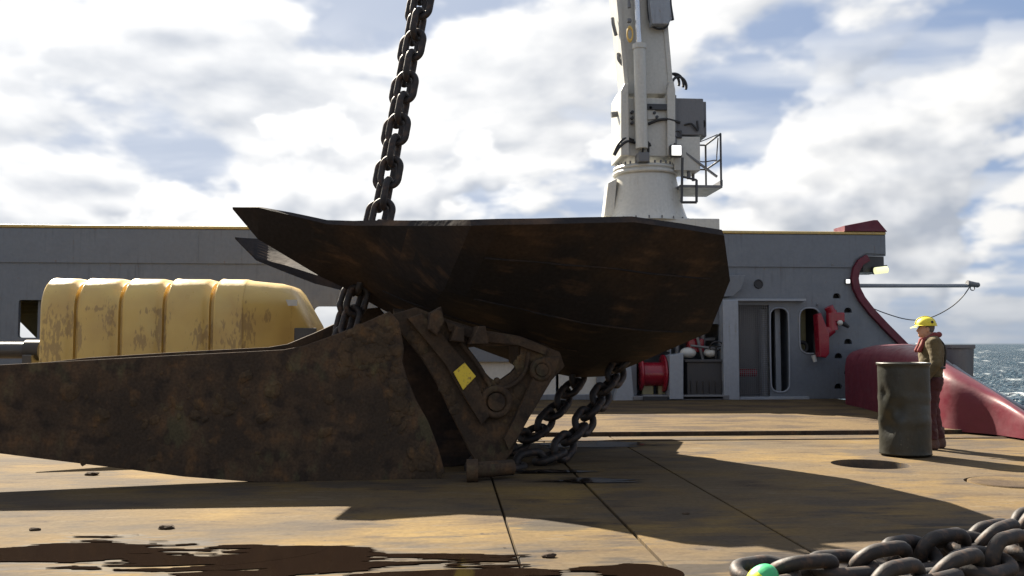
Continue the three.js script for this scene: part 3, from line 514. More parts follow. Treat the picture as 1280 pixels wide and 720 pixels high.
  part('cable', [pipe([q(862, 160, 0.5), q(866, 166, 0.55), q(869, 162, 0.55), q(873, 157, 0.55), q(874, 163, 0.5), q(868, 165, 0.5), q(858, 158, 0.5)], 0.028, 60, 7), pipe([q(848, 163, 0.6), q(856, 162, 0.66), q(864, 170, 0.66), q(864, 158, 0.6)], 0.026, 40, 7), pipe([q(804, 162, 0.64), q(815, 158, 0.68), q(826, 157, 0.7), q(842, 161, 0.7)], 0.04, 40, 7)], M.rubber, c);
  part('left_hose', [pipe([q(786, 182, 0.64), q(776, 180, 0.7), q(768, 186, 0.72), q(761, 200, 0.7)], 0.035, 40, 8), pipe([q(788, 185, 0.64), q(778, 184, 0.72), q(769, 190, 0.75), q(762, 201, 0.72)], 0.035, 40, 8)], M.rubber, c);
  part('foot_hose', [pipe([q(795, 200, 0.8), q(796, 190, 0.9), q(801, 186, 0.85), q(803, 198, 0.75)], 0.03, 30, 8), pipe([q(803, 196, 0.7), q(804, 186, 0.72), q(806, 190, 0.7)], 0.028, 24, 8)], M.rubber, c);
  // access platform
  const pl = part('platform', [box(q(889, 0).x - q(838, 0).x, 0.07, 1.5, (q(889, 0).x + q(838, 0).x) / 2, q(0, 229).y, 0.05, 0.01)], M.darkGrey, c);
  const px0 = q(842, 0).x, px1 = q(888, 0).x, py = q(0, 228).y;
  for (const [x, z] of [[px1, 0.75], [px1, -0.65], [px0 + 0.1, -0.65]]) part('rail_post', rod(V(x, py, z), V(x, py + 1.38, z), 0.028), M.dark, pl);
  for (const h of [1.38, 0.7]) { part('rail', rod(V(px1, py + h, 0.75), V(px1, py + h, -0.65), 0.026), M.dark, pl); part('rail', rod(V(px1, py + h, -0.65), V(px0, py + h, -0.65), 0.024), M.dark, pl); }
  part('toe_plate', box(0.03, 0.16, 1.45, px1 + 0.02, py + 0.08, 0.05), M.darkGrey, pl);
  part('rail_wire', [pipe([q(864, 183, 0.3), q(876, 179, 0.4), q(888, 175, 0.65)], 0.013, 20, 6), pipe([q(864, 203, 0.3), q(874, 206, 0.4), q(886, 205, 0.5), q(898, 199, -0.3)], 0.016, 30, 6), pipe([q(888, 180, 0.7), q(892, 196, 0.3), q(900, 199, -0.3)], 0.016, 20, 6)], M.dark, pl);
  part('strut', [beam(q(848, 196, 0.6), q(887, 227, 0.7), 0.09, 0.05), rod(q(864, 195, 0.2), q(864, 228, 0.2), 0.04), rod(q(854, 200, 0.5), q(855, 228, 0.5), 0.05)], M.darkGrey, pl);
  part('access_cage', [rod(q(843, 205, 0.85), q(842, 259, 0.85), 0.035), rod(q(860, 232, 0.85), q(860, 259, 0.85), 0.035), rod(q(842, 259, 0.85), q(860, 259, 0.85), 0.035), rod(q(843, 228, 0.85), q(860, 232, 0.85), 0.03)], M.dark, pl);
  const hk = thing('crane_hook', 'small golden crane hook hanging against the boom of the crane', 'hook', V(O.x, WTOP, -D));
  part('hook_ring', new THREE.TorusGeometry(w(5.5), w(1.6), 10, 24).scale(0.62, 1.55, 1).translate(q(779.5, 38).x, q(0, 38).y, 0.85), M.gold, hk);
  part('hook_shank', [rod(q(779, 24, 0.85), q(778, 8, 0.85), w(2.2), w(1.4), 10), box(w(5), w(5), 0.12, q(778.5, 0).x, q(0, 21).y, 0.85, 0.02)], M.darkGrey, hk);
  part('hook_wire', rod(q(778, 10, 0.85), q(772, -60, 0.85), 0.018), M.rubber, hk);
  const fl = thing('flood_lamp', 'bright white square flood lamp on the crane below the pale box', 'lamp', V(O.x, WTOP, -D));
  const fp = q(835, 197, 0.85); part('lamp_glass', box(w(12), w(12.5), 0.05, fp.x, fp.y, fp.z + 0.08, 0.02), M.lens, fl); part('housing', [box(w(15), w(15.5), 0.16, fp.x, fp.y, fp.z - 0.03, 0.03), rod(fp.clone().add(V(0, 0.15, -0.05)), fp.clone().add(V(0, 0.34, -0.3)), 0.03)], M.dark, fl);
}

// ------------------------------------------------------------------ yellow ribbed hood and the roller beside it
{
  const D = 15, L0 = P(48, 450, D), L1 = P(302, 450, D), LE = P(395, 420, D);
  const yS = P(48, 388, D).y, yT = P(200, 349, D + 0.62).y;
  const t = thing('yellow_hood', 'scuffed yellow ribbed hood with rounded top standing behind the anchor shank', 'hood', V(L0.x, 0, -D));
  const profile = (grow, zf = 0, top = yT, sh = yS, back = -2.2) => {       // front foot up over the rounded shoulder to the back
    const p = [[zf + grow, 0.25], [zf + grow, sh - 0.12]], cz = zf - 0.62, n = 9;
    for (let i = 0; i <= n; i++) { const a = i / n * Math.PI / 2; p.push([cz + (0.62 + grow) * Math.pow(Math.cos(a), 0.9), sh + (top + grow - sh) * Math.pow(Math.sin(a), 0.9)]); }
    p.push([back + 0.62, top + grow]); for (let i = 1; i <= 6; i++) { const a = i / 6 * Math.PI / 2; p.push([back + 0.62 - (0.62 + grow) * Math.sin(a), sh + (top + grow - sh) * Math.cos(a)]); }
    p.push([back - grow, 0.25]); return p;
  };
  const xs = [48, 94, 150, 205, 264, 302].map(v => P(v, 430, D).x - L0.x);
  const marks = [[0.28, 1.75, 0.3, 0.4], [0.2, 1.4, 0.3, 0.5], [1.05, 1.85, 0.16, 0.5], [0.62, 1.5, 0.12, 0.35], [1.75, 1.98, 0.24, 0.1], [1.9, 1.88, 0.12, 0.14], [1.85, 1.6, 0.16, 0.4], [1.55, 1.5, 0.2, 0.2], [2.5, 1.55, 0.22, 0.28], [2.85, 1.75, 0.12, 0.2], [3.15, 1.75, 0.3, 0.42], [3.0, 1.45, 0.3, 0.3], [0.9, 2.0, 0.3, 0.06], [3.5, 1.9, 0.2, 0.2]];
  const yellowTex = tex(2048, 1024, 5.4, 2.7, (u, v) => {
    const x = u * 5.4, y = v * 2.7, a = fbm3(x * 1.2, y * 1.2, 4, 4), dr = fbm3(x * 9, y * 1.4, 7, 4), f = fbm3(x * 16, y * 12, 2, 4);
    let c = mix3([0.56, 0.385, 0.115], [0.48, 0.32, 0.10], sstep(-0.2, 0.3, a));
    c = mix3(c, [0.54, 0.40, 0.14], sstep(0.1, 0.4, fbm3(x * 2, y * 2.2, 12, 4)) * 0.5);
    let m = 0;
    for (const [cx, cy, rx, ry] of marks) { const d = 1 - Math.hypot((x - cx) / rx, (y - cy) / ry); if (d > -0.6) m = Math.max(m, sstep(0.12, 0.42, d * 0.62 + 0.9 * fbm3(x * 26, y * 9, 2, 4) + 0.7 * dr - 0.10)); }
    m = Math.max(m, sstep(0.22, 0.46, dr * 0.7 + f * 0.45) * 0.55 * (y < 2.2 ? 1 : 0.3));
    return mix3(c, [0.20, 0.125, 0.06], m * 0.6);
  });
  const my = M.yellow = new THREE.MeshStandardMaterial({ map: yellowTex, roughness: 0.52, roughnessMap: roughVar, bumpMap: lumpBump, bumpScale: 0.006 });
  const strip = (x0, p0, x1, p1) => { const pos = [], k = p0.length; for (let i = 0; i < k - 1; i++) { const A = [x0, p0[i][1], p0[i][0]], B = [x1, p1[i][1], p1[i][0]], C = [x1, p1[i + 1][1], p1[i + 1][0]], Dd = [x0, p0[i + 1][1], p0[i + 1][0]]; pos.push(...A, ...B, ...C, ...A, ...C, ...Dd); } const g = new THREE.BufferGeometry(); g.setAttribute('position', new THREE.Float32BufferAttribute(pos, 3)); return g; };
  const cap = (x, p, sgn) => { const s = poly(p.map(([z, y]) => [-z, y])); const g = new THREE.ShapeGeometry(s).toNonIndexed(); g.rotateY(Math.PI / 2); g.translate(x, 0, 0); return g; };
  const loft = (list) => { const gs = []; for (let i = 0; i < list.length - 1; i++) gs.push(strip(list[i][0], list[i][1], list[i + 1][0], list[i + 1][1])); gs.push(cap(list[0][0], list[0][1]), cap(list.at(-1)[0], list.at(-1)[1])); const m = mergeGeometries(gs.map(g => { g.deleteAttribute('uv'); g.deleteAttribute('normal'); return g; })); m.computeVertexNormals(); return toCreasedNormals(m, 0.6); };
  my.side = THREE.DoubleSide;
  const gr = 0.14;
  for (let i = 0; i < 5; i++) {
    const a = xs[i] + (i ? 0.012 : 0), b = xs[i + 1], last = i === 4;
    const st = [[a, profile(-0.07)], [a + 0.012, profile(-0.012)], [a + 0.04, profile(0.01)], [a + 0.09, profile(0)]];
    if (!last) st.push([b - gr - 0.05, profile(0)], [b - gr + 0.0, profile(-0.03)], [b - gr + 0.05, profile(-0.06)], [b - 0.06, profile(-0.065)], [b - 0.05, profile(-0.14)], [b + 0.006, profile(-0.15)]); else st.push([b - 0.04, profile(0)], [b, profile(-0.012)]);
    part('hood_segment', loft(st), my, t);
  }
  const xe = LE.x - L0.x - 0.1, xm = P(372, 352, D + 0.9).x - L0.x;
  part('hood_nose', loft([[xs[5] + 0.003, profile(-0.012)], [xs[5] + 0.06, profile(-0.025, -0.02)], [xs[5] + 0.5, profile(-0.03, -0.14, yT - 0.03)], [xm - 0.06, profile(-0.03, -0.28, yT - 0.07)], [xm + 0.02, profile(-0.06, -0.31, yT - 0.13, yS)], [xe - 0.03, profile(-0.08, -0.38, yT - 0.64, yT - 1.0)], [xe, profile(-0.14, -0.40, yT - 0.70, yT - 1.05)]]), my, t);
  part('dark_recess', box(0.36, 0.7, 0.06, P(384, 430, D + 0.6).x - L0.x, P(384, 420, D + 0.6).y - 0.22, -0.40, 0.01), M.dark, t);
  part('label_plate', box(0.2, 0.1, 0.014, P(366, 378, D + 0.5).x - L0.x, P(366, 379, D + 0.5).y, -0.33), M.white, t);
  part('skid', [box(xs[5], 0.25, 0.2, xs[5] / 2, 0.125, -0.3, 0.02), box(xs[5], 0.25, 0.2, xs[5] / 2, 0.125, -1.8, 0.02)], M.dark, t);
  const r0 = P(-160, 438, 15.8), r1 = P(50, 438, 15.8);
  const r = thing('steel_roller', 'thick dark steel roller at the left end of the yellow hood', 'roller', V(r1.x, 0, -15.8));
  part('roller_tube', rod(V(r0.x - r1.x, r1.y, 0), V(-0.2, r1.y, 0), 0.135, 0.135, 24), M.dark, r);
  part('roller_collar', rod(V(-0.22, r1.y, 0), V(0.03, r1.y, 0), 0.17, 0.17, 24), M.rubber, r);
  part('roller_stand', [box(0.16, r1.y - 0.1, 0.5, -0.1, (r1.y - 0.1) / 2 + 0.03, 0, 0.02), box(0.16, r1.y - 0.1, 0.5, -2.2, (r1.y - 0.1) / 2 + 0.03, 0, 0.02)], M.dark, r);
}

// ------------------------------------------------------------------ chains
function linkGeom(d, stretch = 1) {              // stud-less link: six wire thicknesses long
  const hw = 1.32 * d, hl = 0.80 * d * stretch, pts = [];
  for (let i = 0; i <= 10; i++) { const a = i / 10 * Math.PI; pts.push(V(hw * Math.cos(a), hl + hw * Math.sin(a), 0)); }
  for (let i = 1; i < 4; i++) pts.push(V(-hw, hl - 2 * hl * i / 4, 0));
  for (let i = 0; i <= 10; i++) { const a = Math.PI + i / 10 * Math.PI; pts.push(V(hw * Math.cos(a), -hl + hw * Math.sin(a), 0)); }
  for (let i = 1; i < 4; i++) pts.push(V(hw, -hl + 2 * hl * i / 4, 0));
  return boxUV(clean(new THREE.TubeGeometry(new THREE.CatmullRomCurve3(pts, true, 'catmullrom', 0.5), 64, d / 2, 12, true)));
}
function chain(name, label, path, d, roll0, seed, group, pitch = 3.26 * d) {
  const t = thing(name, label, 'chain', path[0], 0, group), c = new THREE.CatmullRomCurve3(path), n = Math.floor(c.getLength() / pitch), g = linkGeom(d), r = rng(seed);
  for (let i = 0; i < n; i++) {
    const u = Math.min(1, (i + 0.5) * pitch / c.getLength()), p = c.getPointAt(u), T = c.getTangentAt(u);
    const m = new THREE.Mesh(g, M.chain); m.name = 'link'; m.castShadow = m.receiveShadow = true;
    m.quaternion.setFromUnitVectors(V(0, 1, 0), T);
    const roll = (typeof roll0 === 'function' ? roll0(i) : roll0 + (i % 2) * Math.PI / 2) + (r() - 0.5) * 0.2;
    m.quaternion.multiply(new THREE.Quaternion().setFromAxisAngle(V(0, 1, 0), roll));
    m.position.copy(p).sub(path[0]); t.add(m);
  }
  return t;
}
chain('lifting_chain', 'heavy rusty front chain strand hanging from above into the anchor between its fluke tips', [P(540, -60, 12.5), P(500, 150, 12.45), P(474, 285, 12.4), P(447, 372, 12.35), P(428, 440, 12.2)], 0.092, 0.55, 1);
chain('lifting_chain', 'heavy rusty chain strand hanging close behind and left of the front lifting chain', [P(533, -52, 12.95), P(493, 158, 12.85), P(465, 293, 12.75), P(437, 380, 12.6), P(420, 448, 12.4)], 0.094, 0.9, 4);
chain('sling_chain', 'rusty chain loop rising from the deck to the anchor rear, the nearer of the two', [P(590, 585, 10.7), P(640, 583, 10.9), P(690, 570, 11.2), P(718, 543, 11.6), P(743, 508, 12.1), P(768, 470, 12.7), P(786, 440, 13.1)], 0.094, 0.5, 2);
chain('sling_chain', 'rusty chain loop rising from the deck to the anchor rear, the one farther behind', [P(590, 566, 11.6), P(630, 558, 11.9), P(662, 545, 12.2), P(690, 518, 12.6), P(712, 488, 13.1), P(728, 462, 13.5), P(745, 430, 13.9)], 0.094, 0.9, 3);

// ------------------------------------------------------------------ anchor
{
  const A = thing('anchor', 'huge rusty ship anchor with twin pointed fluke, lifted off the deck by a chain', 'anchor', V(2.35, 0, -13.46), THREE.MathUtils.degToRad(12));
  const local = new THREE.Matrix4(); A.updateMatrixWorld(); local.copy(A.matrixWorld).invert();
  // --- fluke wings: stations from the rear (t = 0) to the tips
  const lerpTab = (tab, t) => { for (let i = 1; i < tab.length; i++) if (t <= tab[i][0]) { const [a, b] = [tab[i - 1], tab[i]], k = (t - a[0]) / (b[0] - a[0]); return a.slice(1).map((v, n) => mix(v, b[n + 1], k)); } return tab.at(-1).slice(1); };
  //            t     v_in  h_in  v_out h_out bow
  const tab = [[0, 0.02, 0.98, 3.50, 2.66, 1.0], [0.5, 0.02, 0.96, 3.52, 2.71, 1.0], [1.1, 0.02, 1.08, 3.52, 2.77, 1.0], [2.6, 0.02, 1.62, 3.48, 2.69, 1.0], [2.85, 0.02, 1.72, 3.28, 2.70, 0.97], [3.1, 0.02, 1.82, 2.75, 2.75, 0.85], [3.35, 0.02, 1.94, 2.28, 2.80, 0.72], [3.6, 0.02, 2.08, 1.92, 2.84, 0.6], [3.9, 0.2, 2.22, 1.66, 2.86, 0.4], [4.2, 0.46, 2.33, 1.48, 2.89, 0.2], [5.0, 0.98, 2.74, 1.34, 3.08, 0.0], [5.3, 1.17, 3.07, 1.21, 3.09, 0.0]];
  const ts = [0, 0.25, 0.5, 1.1, 1.7, 2.2, 2.6, 2.75, 2.85, 3.0, 3.1, 3.22, 3.35, 3.6, 3.75, 3.9, 4.05, 4.2, 4.4, 4.6, 4.8, 5.0, 5.2, 5.3], ss = [0, 0.14, 0.28, 0.42, 0.56, 0.69, 0.82, 0.91, 1];
  const line = (xs, ys, x) => { for (let i = 1; i < xs.length; i++) if (x <= xs[i]) return mix(ys[i - 1], ys[i], (x - xs[i - 1]) / (xs[i] - xs[i - 1])); return ys.at(-1); };
  const wing = (side) => {
    const lo = [], hi = [];
    for (const t of ts) {
      const [vi, hi0, vo, ho, bow] = lerpTab(tab, t), a = [], b = [];
      for (const s of ss) {
        const pw = mix(s, line([0, 0.56, 0.82, 1], [0, 0.37, 0.73, 1], s), bow), v = mix(vi, vo, s), back = (1 - Math.min(1, t / 1.1)) * line([0, 0.56, 0.82, 1], [0, 0.62, 0.42, 0.0], s);
        const y = mix(hi0, ho, pw) + (t > 3 ? 0.002 : 0.012) * fbm3(t * 1.3 + side * 7, v * 1.3, 2.2, 3) - (side < 0 ? 0.10 * sstep(3.4, 5.3, t) : 0), th = mix(0.26, 0.07, s) * mix(1, 0.6, sstep(3.5, 5.0, t)) * mix(1, 0.12, sstep(4.5, 5.3, t)) * (side < 0 && t > 3.3 ? 0.6 : 1);
        a.push([-t + back, y, v * side]); b.push([-t + back, y + th, v * side - side * 0.05 * s]);
      }
      lo.push(a); hi.push(b);
    }
    const pos = [], quad = (a, b, c, d) => { const q = side > 0 ? [a, b, c, a, c, d] : [a, c, b, a, d, c]; q.forEach(p => pos.push(...p)); };
    const n = ts.length - 1, m = ss.length - 1;
    for (let i = 0; i < n; i++) for (let k = 0; k < m; k++) { quad(lo[i][k], lo[i][k + 1], lo[i + 1][k + 1], lo[i + 1][k]); quad(hi[i][k], hi[i + 1][k], hi[i + 1][k + 1], hi[i][k + 1]); }
    for (let i = 0; i < n; i++) { quad(lo[i][m], hi[i][m], hi[i + 1][m], lo[i + 1][m]); quad(lo[i][0], lo[i + 1][0], hi[i + 1][0], hi[i][0]); }
    for (let k = 0; k < m; k++) { quad(lo[0][k], hi[0][k], hi[0][k + 1], lo[0][k + 1]); quad(lo[n][k], lo[n][k + 1], hi[n][k + 1], hi[n][k]); }
    const g = new THREE.BufferGeometry(); g.setAttribute('position', new THREE.Float32BufferAttribute(pos, 3)); g.computeVertexNormals(); return toCreasedNormals(g, 0.16);
  };
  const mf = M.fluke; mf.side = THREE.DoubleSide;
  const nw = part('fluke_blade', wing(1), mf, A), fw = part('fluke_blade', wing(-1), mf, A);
  // weld seams along the folds of the blades
  for (const [w_, sd] of [[nw, 1], [fw, -1]]) for (const [s0, t0, t1] of [[0.56, 0.25, 2.5], [0.82, 0.2, 2.6], [0.28, 0.9, 3.4]]) {
    const pts = []; for (let i = 0; i <= 8; i++) { const t = mix(t0, t1, i / 8), [vi, h0, vo, ho, bow] = lerpTab(tab, t), pw = mix(s0, line([0, 0.56, 0.82, 1], [0, 0.37, 0.73, 1], s0), bow), back = (1 - Math.min(1, t / 1.1)) * line([0, 0.56, 0.82, 1], [0, 0.62, 0.42, 0], s0); pts.push(V(-t + back, mix(h0, ho, pw) + 0.006 * Math.sin(i * 2.3), mix(vi, vo, s0) * sd)); }
    part('weld_seam', pipe(pts, 0.016, 40, 6), M.fluke, w_);
  }
  // --- shank: two tall plates, the near one almost square to the view
  const place = (mesh, o, alpha) => { const m = new THREE.Matrix4().makeRotationY(alpha).setPosition(o); m.premultiply(local); m.decompose(mesh.position, mesh.quaternion, mesh.scale); return mesh; };
  const o1 = G(320, 603), a1 = THREE.MathUtils.degToRad(4), f1 = frame(o1, a1);
  const near = [[-460, 486], [-200, 468], [0, 456], [100, 450.5], [200, 445], [300, 440], [355, 437], [380, 432], [400, 425], [440, 410], [487, 389], [499, 402], [505, 436], [503, 452], [508, 470], [520, 500], [535, 526], [548, 560], [556, 590], [545, 601], [430, 602], [322, 603], [230, 596], [170, 588], [80, 577], [0, 567], [-200, 543], [-460, 520]].map(p => f1(...p));
  const shankNear = place(part('shank_plate', slab(poly(near), 0.09, 0.008).translate(0, 0, -0.09), M.rust, A), o1, a1);
  const o2 = P(430, 400, 13.3), a2 = THREE.MathUtils.degToRad(17); o2.y = 0; const f2 = frame(o2, a2);
  const far = [[40, 455], [110, 447], [240, 439], [336, 434], [360, 430], [394, 416], [429, 400], [456, 386], [474, 384], [520, 440], [540, 500], [500, 566], [430, 570], [360, 560], [300, 520], [190, 480]].map(p => f2(...p));
  place(part('shank_plate', slab(poly(far), 0.09, 0.008).translate(0, 0, -0.09), M.rust, A), o2, a2);
  // --- link plate with openings between shank and fluke
  const o3 = P(600, 590, 10.45), a3 = THREE.MathUtils.degToRad(10); o3.y = 0; const f3 = frame(o3, a3);
  const linkEdge = [[486, 394], [520, 384], [556, 398], [600, 412], [650, 420], [700, 440], [706, 458], [690, 475], [668, 512], [652, 538], [640, 566], [622, 588], [602, 590], [588, 566], [566, 520], [546, 478], [528, 448], [505, 420]].map(p => f3(...p)), link = poly(linkEdge);
  hole(link, [[584, 434], [600, 431], [652, 432], [651, 446], [646, 460], [641, 466], [630, 474], [622, 479], [612, 473], [601, 461]].map(p => f3(...p)));
  hole(link, Array.from({ length: 14 }, (_, i) => f3(648 + 7 * Math.cos(i / 14 * 6.283), 489 + 8 * Math.sin(i / 14 * 6.283))));
  const lk = place(part('link_plate', slab(link, 0.1, 0.01).translate(0, 0, -0.1), M.rust, A), o3, a3);
  const L3 = (x, y, z) => { const [a, b] = f3(x, y); return V(a, b, z); };
  const tagTex = tex(256, 256, 0.5, 0.5, (u, v) => { const a = fbm2p(u, v, 5, 5, 5, 401), b = fbm2p(u, v, 18, 18, 3, 407); return mix3([0.62, 0.46, 0.03], [0.20, 0.13, 0.04], sstep(0.05, 0.4, a * 0.7 + b * 0.6)); });
  const yt = part('yellow_tag', slab(poly([[565, 465], [579, 453], [593, 470], [577, 487]].map(p => f3(...p))), 0.012, 0.003).translate(0, 0, 0.078), new THREE.MeshStandardMaterial({ map: tagTex, roughness: 0.5, bumpMap: fineBump, bumpScale: 0.003 }), lk);
  yt.userData.label = 'bright yellow square tag';
  part('link_edge', pipe([L3(575, 428, 0.03), L3(596, 455, 0.03), L3(612, 482, 0.03)], 0.03, 20, 6), M.rust, lk);
  part('link_edge', [pipe([L3(660, 440, 0.03), L3(655, 465, 0.03), L3(638, 482, 0.03), L3(618, 486, 0.03)], 0.026, 24, 6)], M.rust, lk);
  for (const [x, y, r] of [[621, 476, 0.04], [545, 412, 0.05], [672, 462, 0.06], [614, 505, 0.06], [628, 513, 0.05]]) { const p = L3(x, y, 0); part('bolt', new THREE.SphereGeometry(r, 10, 8).scale(1, 1, 0.7).translate(p.x, p.y, p.z), M.rust, lk); }
  const L = (pts, d, z) => slab(poly(pts.map(p => f3(...p))), d, 0.012).translate(0, 0, z);
  part('arm_plate', L([[508, 398], [526, 392], [552, 418], [580, 452], [598, 484], [610, 520], [600, 530], [578, 494], [556, 456], [530, 424]], 0.07, 0.006), M.rust, lk);
  part('arm_plate', L([[676, 446], [698, 446], [690, 470], [668, 506], [648, 542], [634, 562], [628, 548], [644, 516], [660, 482]], 0.08, 0.006), M.rust, lk);
  part('arm_plate', L([[556, 402], [600, 414], [650, 422], [684, 436], [680, 444], [646, 432], [598, 427], [560, 414]], 0.06, 0.006), M.rust, lk);
  { const p = L3(619, 502, 0.03); part('pin_boss', [new THREE.TorusGeometry(0.15, 0.045, 10, 28).translate(p.x, p.y, p.z), new THREE.CylinderGeometry(0.1, 0.11, 0.1, 18).rotateX(Math.PI / 2).translate(p.x, p.y, p.z)], M.rust, lk); }
  { const p = L3(674, 462, 0.08); part('pin_boss', [new THREE.TorusGeometry(0.1, 0.035, 10, 24).translate(p.x, p.y, p.z), new THREE.CylinderGeometry(0.07, 0.08, 0.1, 16).rotateX(Math.PI / 2).translate(p.x, p.y, p.z)], M.rust, lk); }
  part('lug', L([[582, 430], [592, 408], [600, 408], [604, 430]], 0.3, 0.0), M.rust, lk);
  part('lug', L([[560, 426], [566, 408], [576, 410], [576, 428]], 0.22, 0.0), M.rust, lk);
  part('lug', [slab(poly([[534, 392], [548, 384], [552, 402], [543, 420], [533, 412]].map(p => f3(...p))), 0.2, 0.02).translate(0, 0, 0.0)], M.rust, lk);
  const inside = (q, [x, y]) => { let c = false; for (let i = 0, k = q.length - 1; i < q.length; k = i++) if ((q[i][1] > y) !== (q[k][1] > y) && x < (q[k][0] - q[i][0]) * (y - q[i][1]) / (q[k][1] - q[i][1]) + q[i][0]) c = !c; return c; };
  const mud = (list, to, edge, mesh, seed) => { const r = rng(seed), gs = []; for (const [cx, cy, sx, sy, n] of list) for (let i = 0; i < n; i++) { const at = to(cx + (r() + r() - 1) * sx, cy + (r() + r() - 1) * sy), k = 0.014 + 0.05 * Math.pow(r(), 3); if (!inside(edge, [at[0] - 0.05, at[1]]) || !inside(edge, [at[0] + 0.05, at[1]])) continue; const g = new THREE.IcosahedronGeometry(k, 1), p = g.attributes.position, sx1 = 0.8 + r() * 1.4, sy1 = 0.7 + r(); for (let m = 0; m < p.count; m++) { const f = 1 + 0.7 * fbm3(p.getX(m) * 25 + i, p.getY(m) * 25, p.getZ(m) * 25, 2); p.setXYZ(m, p.getX(m) * f * sx1, p.getY(m) * f * sy1, p.getZ(m) * f * 0.3); } g.computeVertexNormals(); gs.push(g.rotateZ(r() * 6).translate(at[0], at[1], 0.002)); } const m = part('mud_crust', gs, M.mud, mesh); m.userData.kind = 'stuff'; };
  M.mud = M.rust.clone(); M.mud.color = new THREE.Color(1.15, 1.12, 1.0);
  mud([[465, 440, 45, 34, 150], [500, 490, 26, 60, 80], [490, 408, 20, 14, 30], [530, 570, 20, 30, 30], [250, 520, 200, 70, 60]], f1, near, shankNear, 51);
  mud([[530, 420, 26, 18, 70], [620, 505, 34, 26, 120], [668, 455, 24, 20, 80], [560, 500, 12, 30, 30]], f3, linkEdge, lk, 52);
  // made-up dark plate behind the gap, its colour standing in for shade there
  const web = poly([[476, 396], [530, 402], [552, 452], [580, 520], [606, 588], [560, 596], [480, 596], [470, 500]].map(p => f3(...p)));
  place(part('dark_gap_plate', slab(web, 0.12, 0.01).translate(0, 0, -0.75), M.fluke, A), o3, a3);
  // short brackets between the link plate and the underside of the fluke
  for (const [a, b] of [[L3(505, 415, -0.1), L3(520, 396, -1.6)], [L3(668, 452, -0.1), L3(690, 440, -1.8)]]) { const m = new THREE.Matrix4().makeRotationY(a3).setPosition(o3).premultiply(local); part('fluke_bracket', beam(a, b, 0.14, 0.3).applyMatrix4(m), M.rust, A); }
  // shackle with its pin lying on the deck under the link plate
  const s0 = G(590, 588, 0.11), s1 = G(640, 584, 0.11);
  part('shackle_pin', [rod(s0, s1, 0.085, 0.085, 20).applyMatrix4(local), rod(s0.clone().add(V(-0.06, 0, 0.04)), s0.clone().add(V(0.06, 0, 0.04)), 0.125, 0.125, 20).applyMatrix4(local)], M.rust, A);
}

// ------------------------------------------------------------------ drum, foreground chain and small things on the deck
{
  const o = G(1132, 573), R = 0.325, Ht = P(1132, 454, -o.z - 0.2).y;
  const t = thing('steel_drum', 'tall dented dark olive steel drum standing on the deck in front of the man', 'drum', V(P(1132, 573, 0.3 - o.z).x, 0, o.z - 0.3));
  const prof = [[0, 0.015], [R - 0.02, 0.015], [R, 0.03]]; for (let i = 0; i <= 24; i++) { const y = 0.04 + (Ht - 0.08) * i / 24; let r = R - 0.006; for (const k of [0.36, 0.64]) r += 0.012 * Math.exp(-Math.pow((i / 24 - k) / 0.022, 2)); prof.push([r, y]); } prof.push([R + 0.008, Ht - 0.03], [R + 0.012, Ht - 0.012], [R + 0.004, Ht], [R - 0.02, Ht], [R - 0.025, Ht - 0.03]);
  const g = new THREE.LatheGeometry(prof.map(a => new THREE.Vector2(...a)), 72), p = g.attributes.position;
  for (let i = 0; i < p.count; i++) { const x = p.getX(i), y = p.getY(i), z = p.getZ(i), r = Math.hypot(x, z); if (r < 0.2) continue; let d = 0.010 * fbm3(x * 5, y * 4, z * 5, 3); const a = Math.atan2(z, x); for (const [ca, cy, s, dp] of [[2.7, 0.42, 0.16, 0.05], [2.3, 0.62, 0.13, 0.04], [1.2, 0.75, 0.2, 0.02], [2.9, 0.8, 0.12, 0.03]]) { const q = Math.pow((a - ca) * R / s, 2) + Math.pow((y - cy) / (s * 1.3), 2); d -= dp * Math.exp(-q * 2.2); } const k = (r + d * (y > Ht - 0.06 ? 0.2 : 1)) / r; p.setX(i, x * k); p.setZ(i, z * k); }
  g.computeVertexNormals(); part('drum_shell', g, M.drum, t);
  part('drum_lid', new THREE.CylinderGeometry(R - 0.022, R - 0.022, 0.02, 48).translate(0, Ht - 0.035, 0), M.tan, t);
}
{
  // path of the pile: from the frame's lower edge away to the right
  const tilt = i => (i % 2 ? 0.95 : -0.85) + 0.3 * Math.sin(i * 2.1);
  const a = [[935, 742, 0.10], [990, 733, 0.10], [1040, 729, 0.10], [1090, 724, 0.10], [1130, 719, 0.11], [1170, 712, 0.11], [1215, 706, 0.12], [1262, 694, 0.14], [1330, 676, 0.18], [1420, 660, 0.2]].map(([x, y, h]) => G(x, y).setY(h));
  chain('deck_chain', 'heavy dark chain lying on the deck in the lower right corner, row reaching farthest left', a, 0.088, tilt, 11, undefined, 0.28);
  const b = [[1100, 762, 0.11], [1160, 748, 0.11], [1215, 734, 0.12], [1270, 722, 0.14], [1330, 705, 0.16], [1420, 690, 0.18]].map(([x, y, h]) => G(x, y).setY(h));
  chain('deck_chain', 'heavy dark chain lying at the lower right frame corner, nearest row of the pile', b, 0.088, i => -tilt(i), 12, undefined, 0.28);
  const c = [[1140, 706, 0.08], [1190, 700, 0.09], [1240, 692, 0.1], [1290, 680, 0.12], [1340, 668, 0.13], [1430, 655, 0.14]].map(([x, y, h]) => G(x, y).setY(h));
  chain('deck_chain', 'heavy dark chain at the right frame edge, rear row of the pile', c, 0.088, i => tilt(i + 1), 13, undefined, 0.28);
}
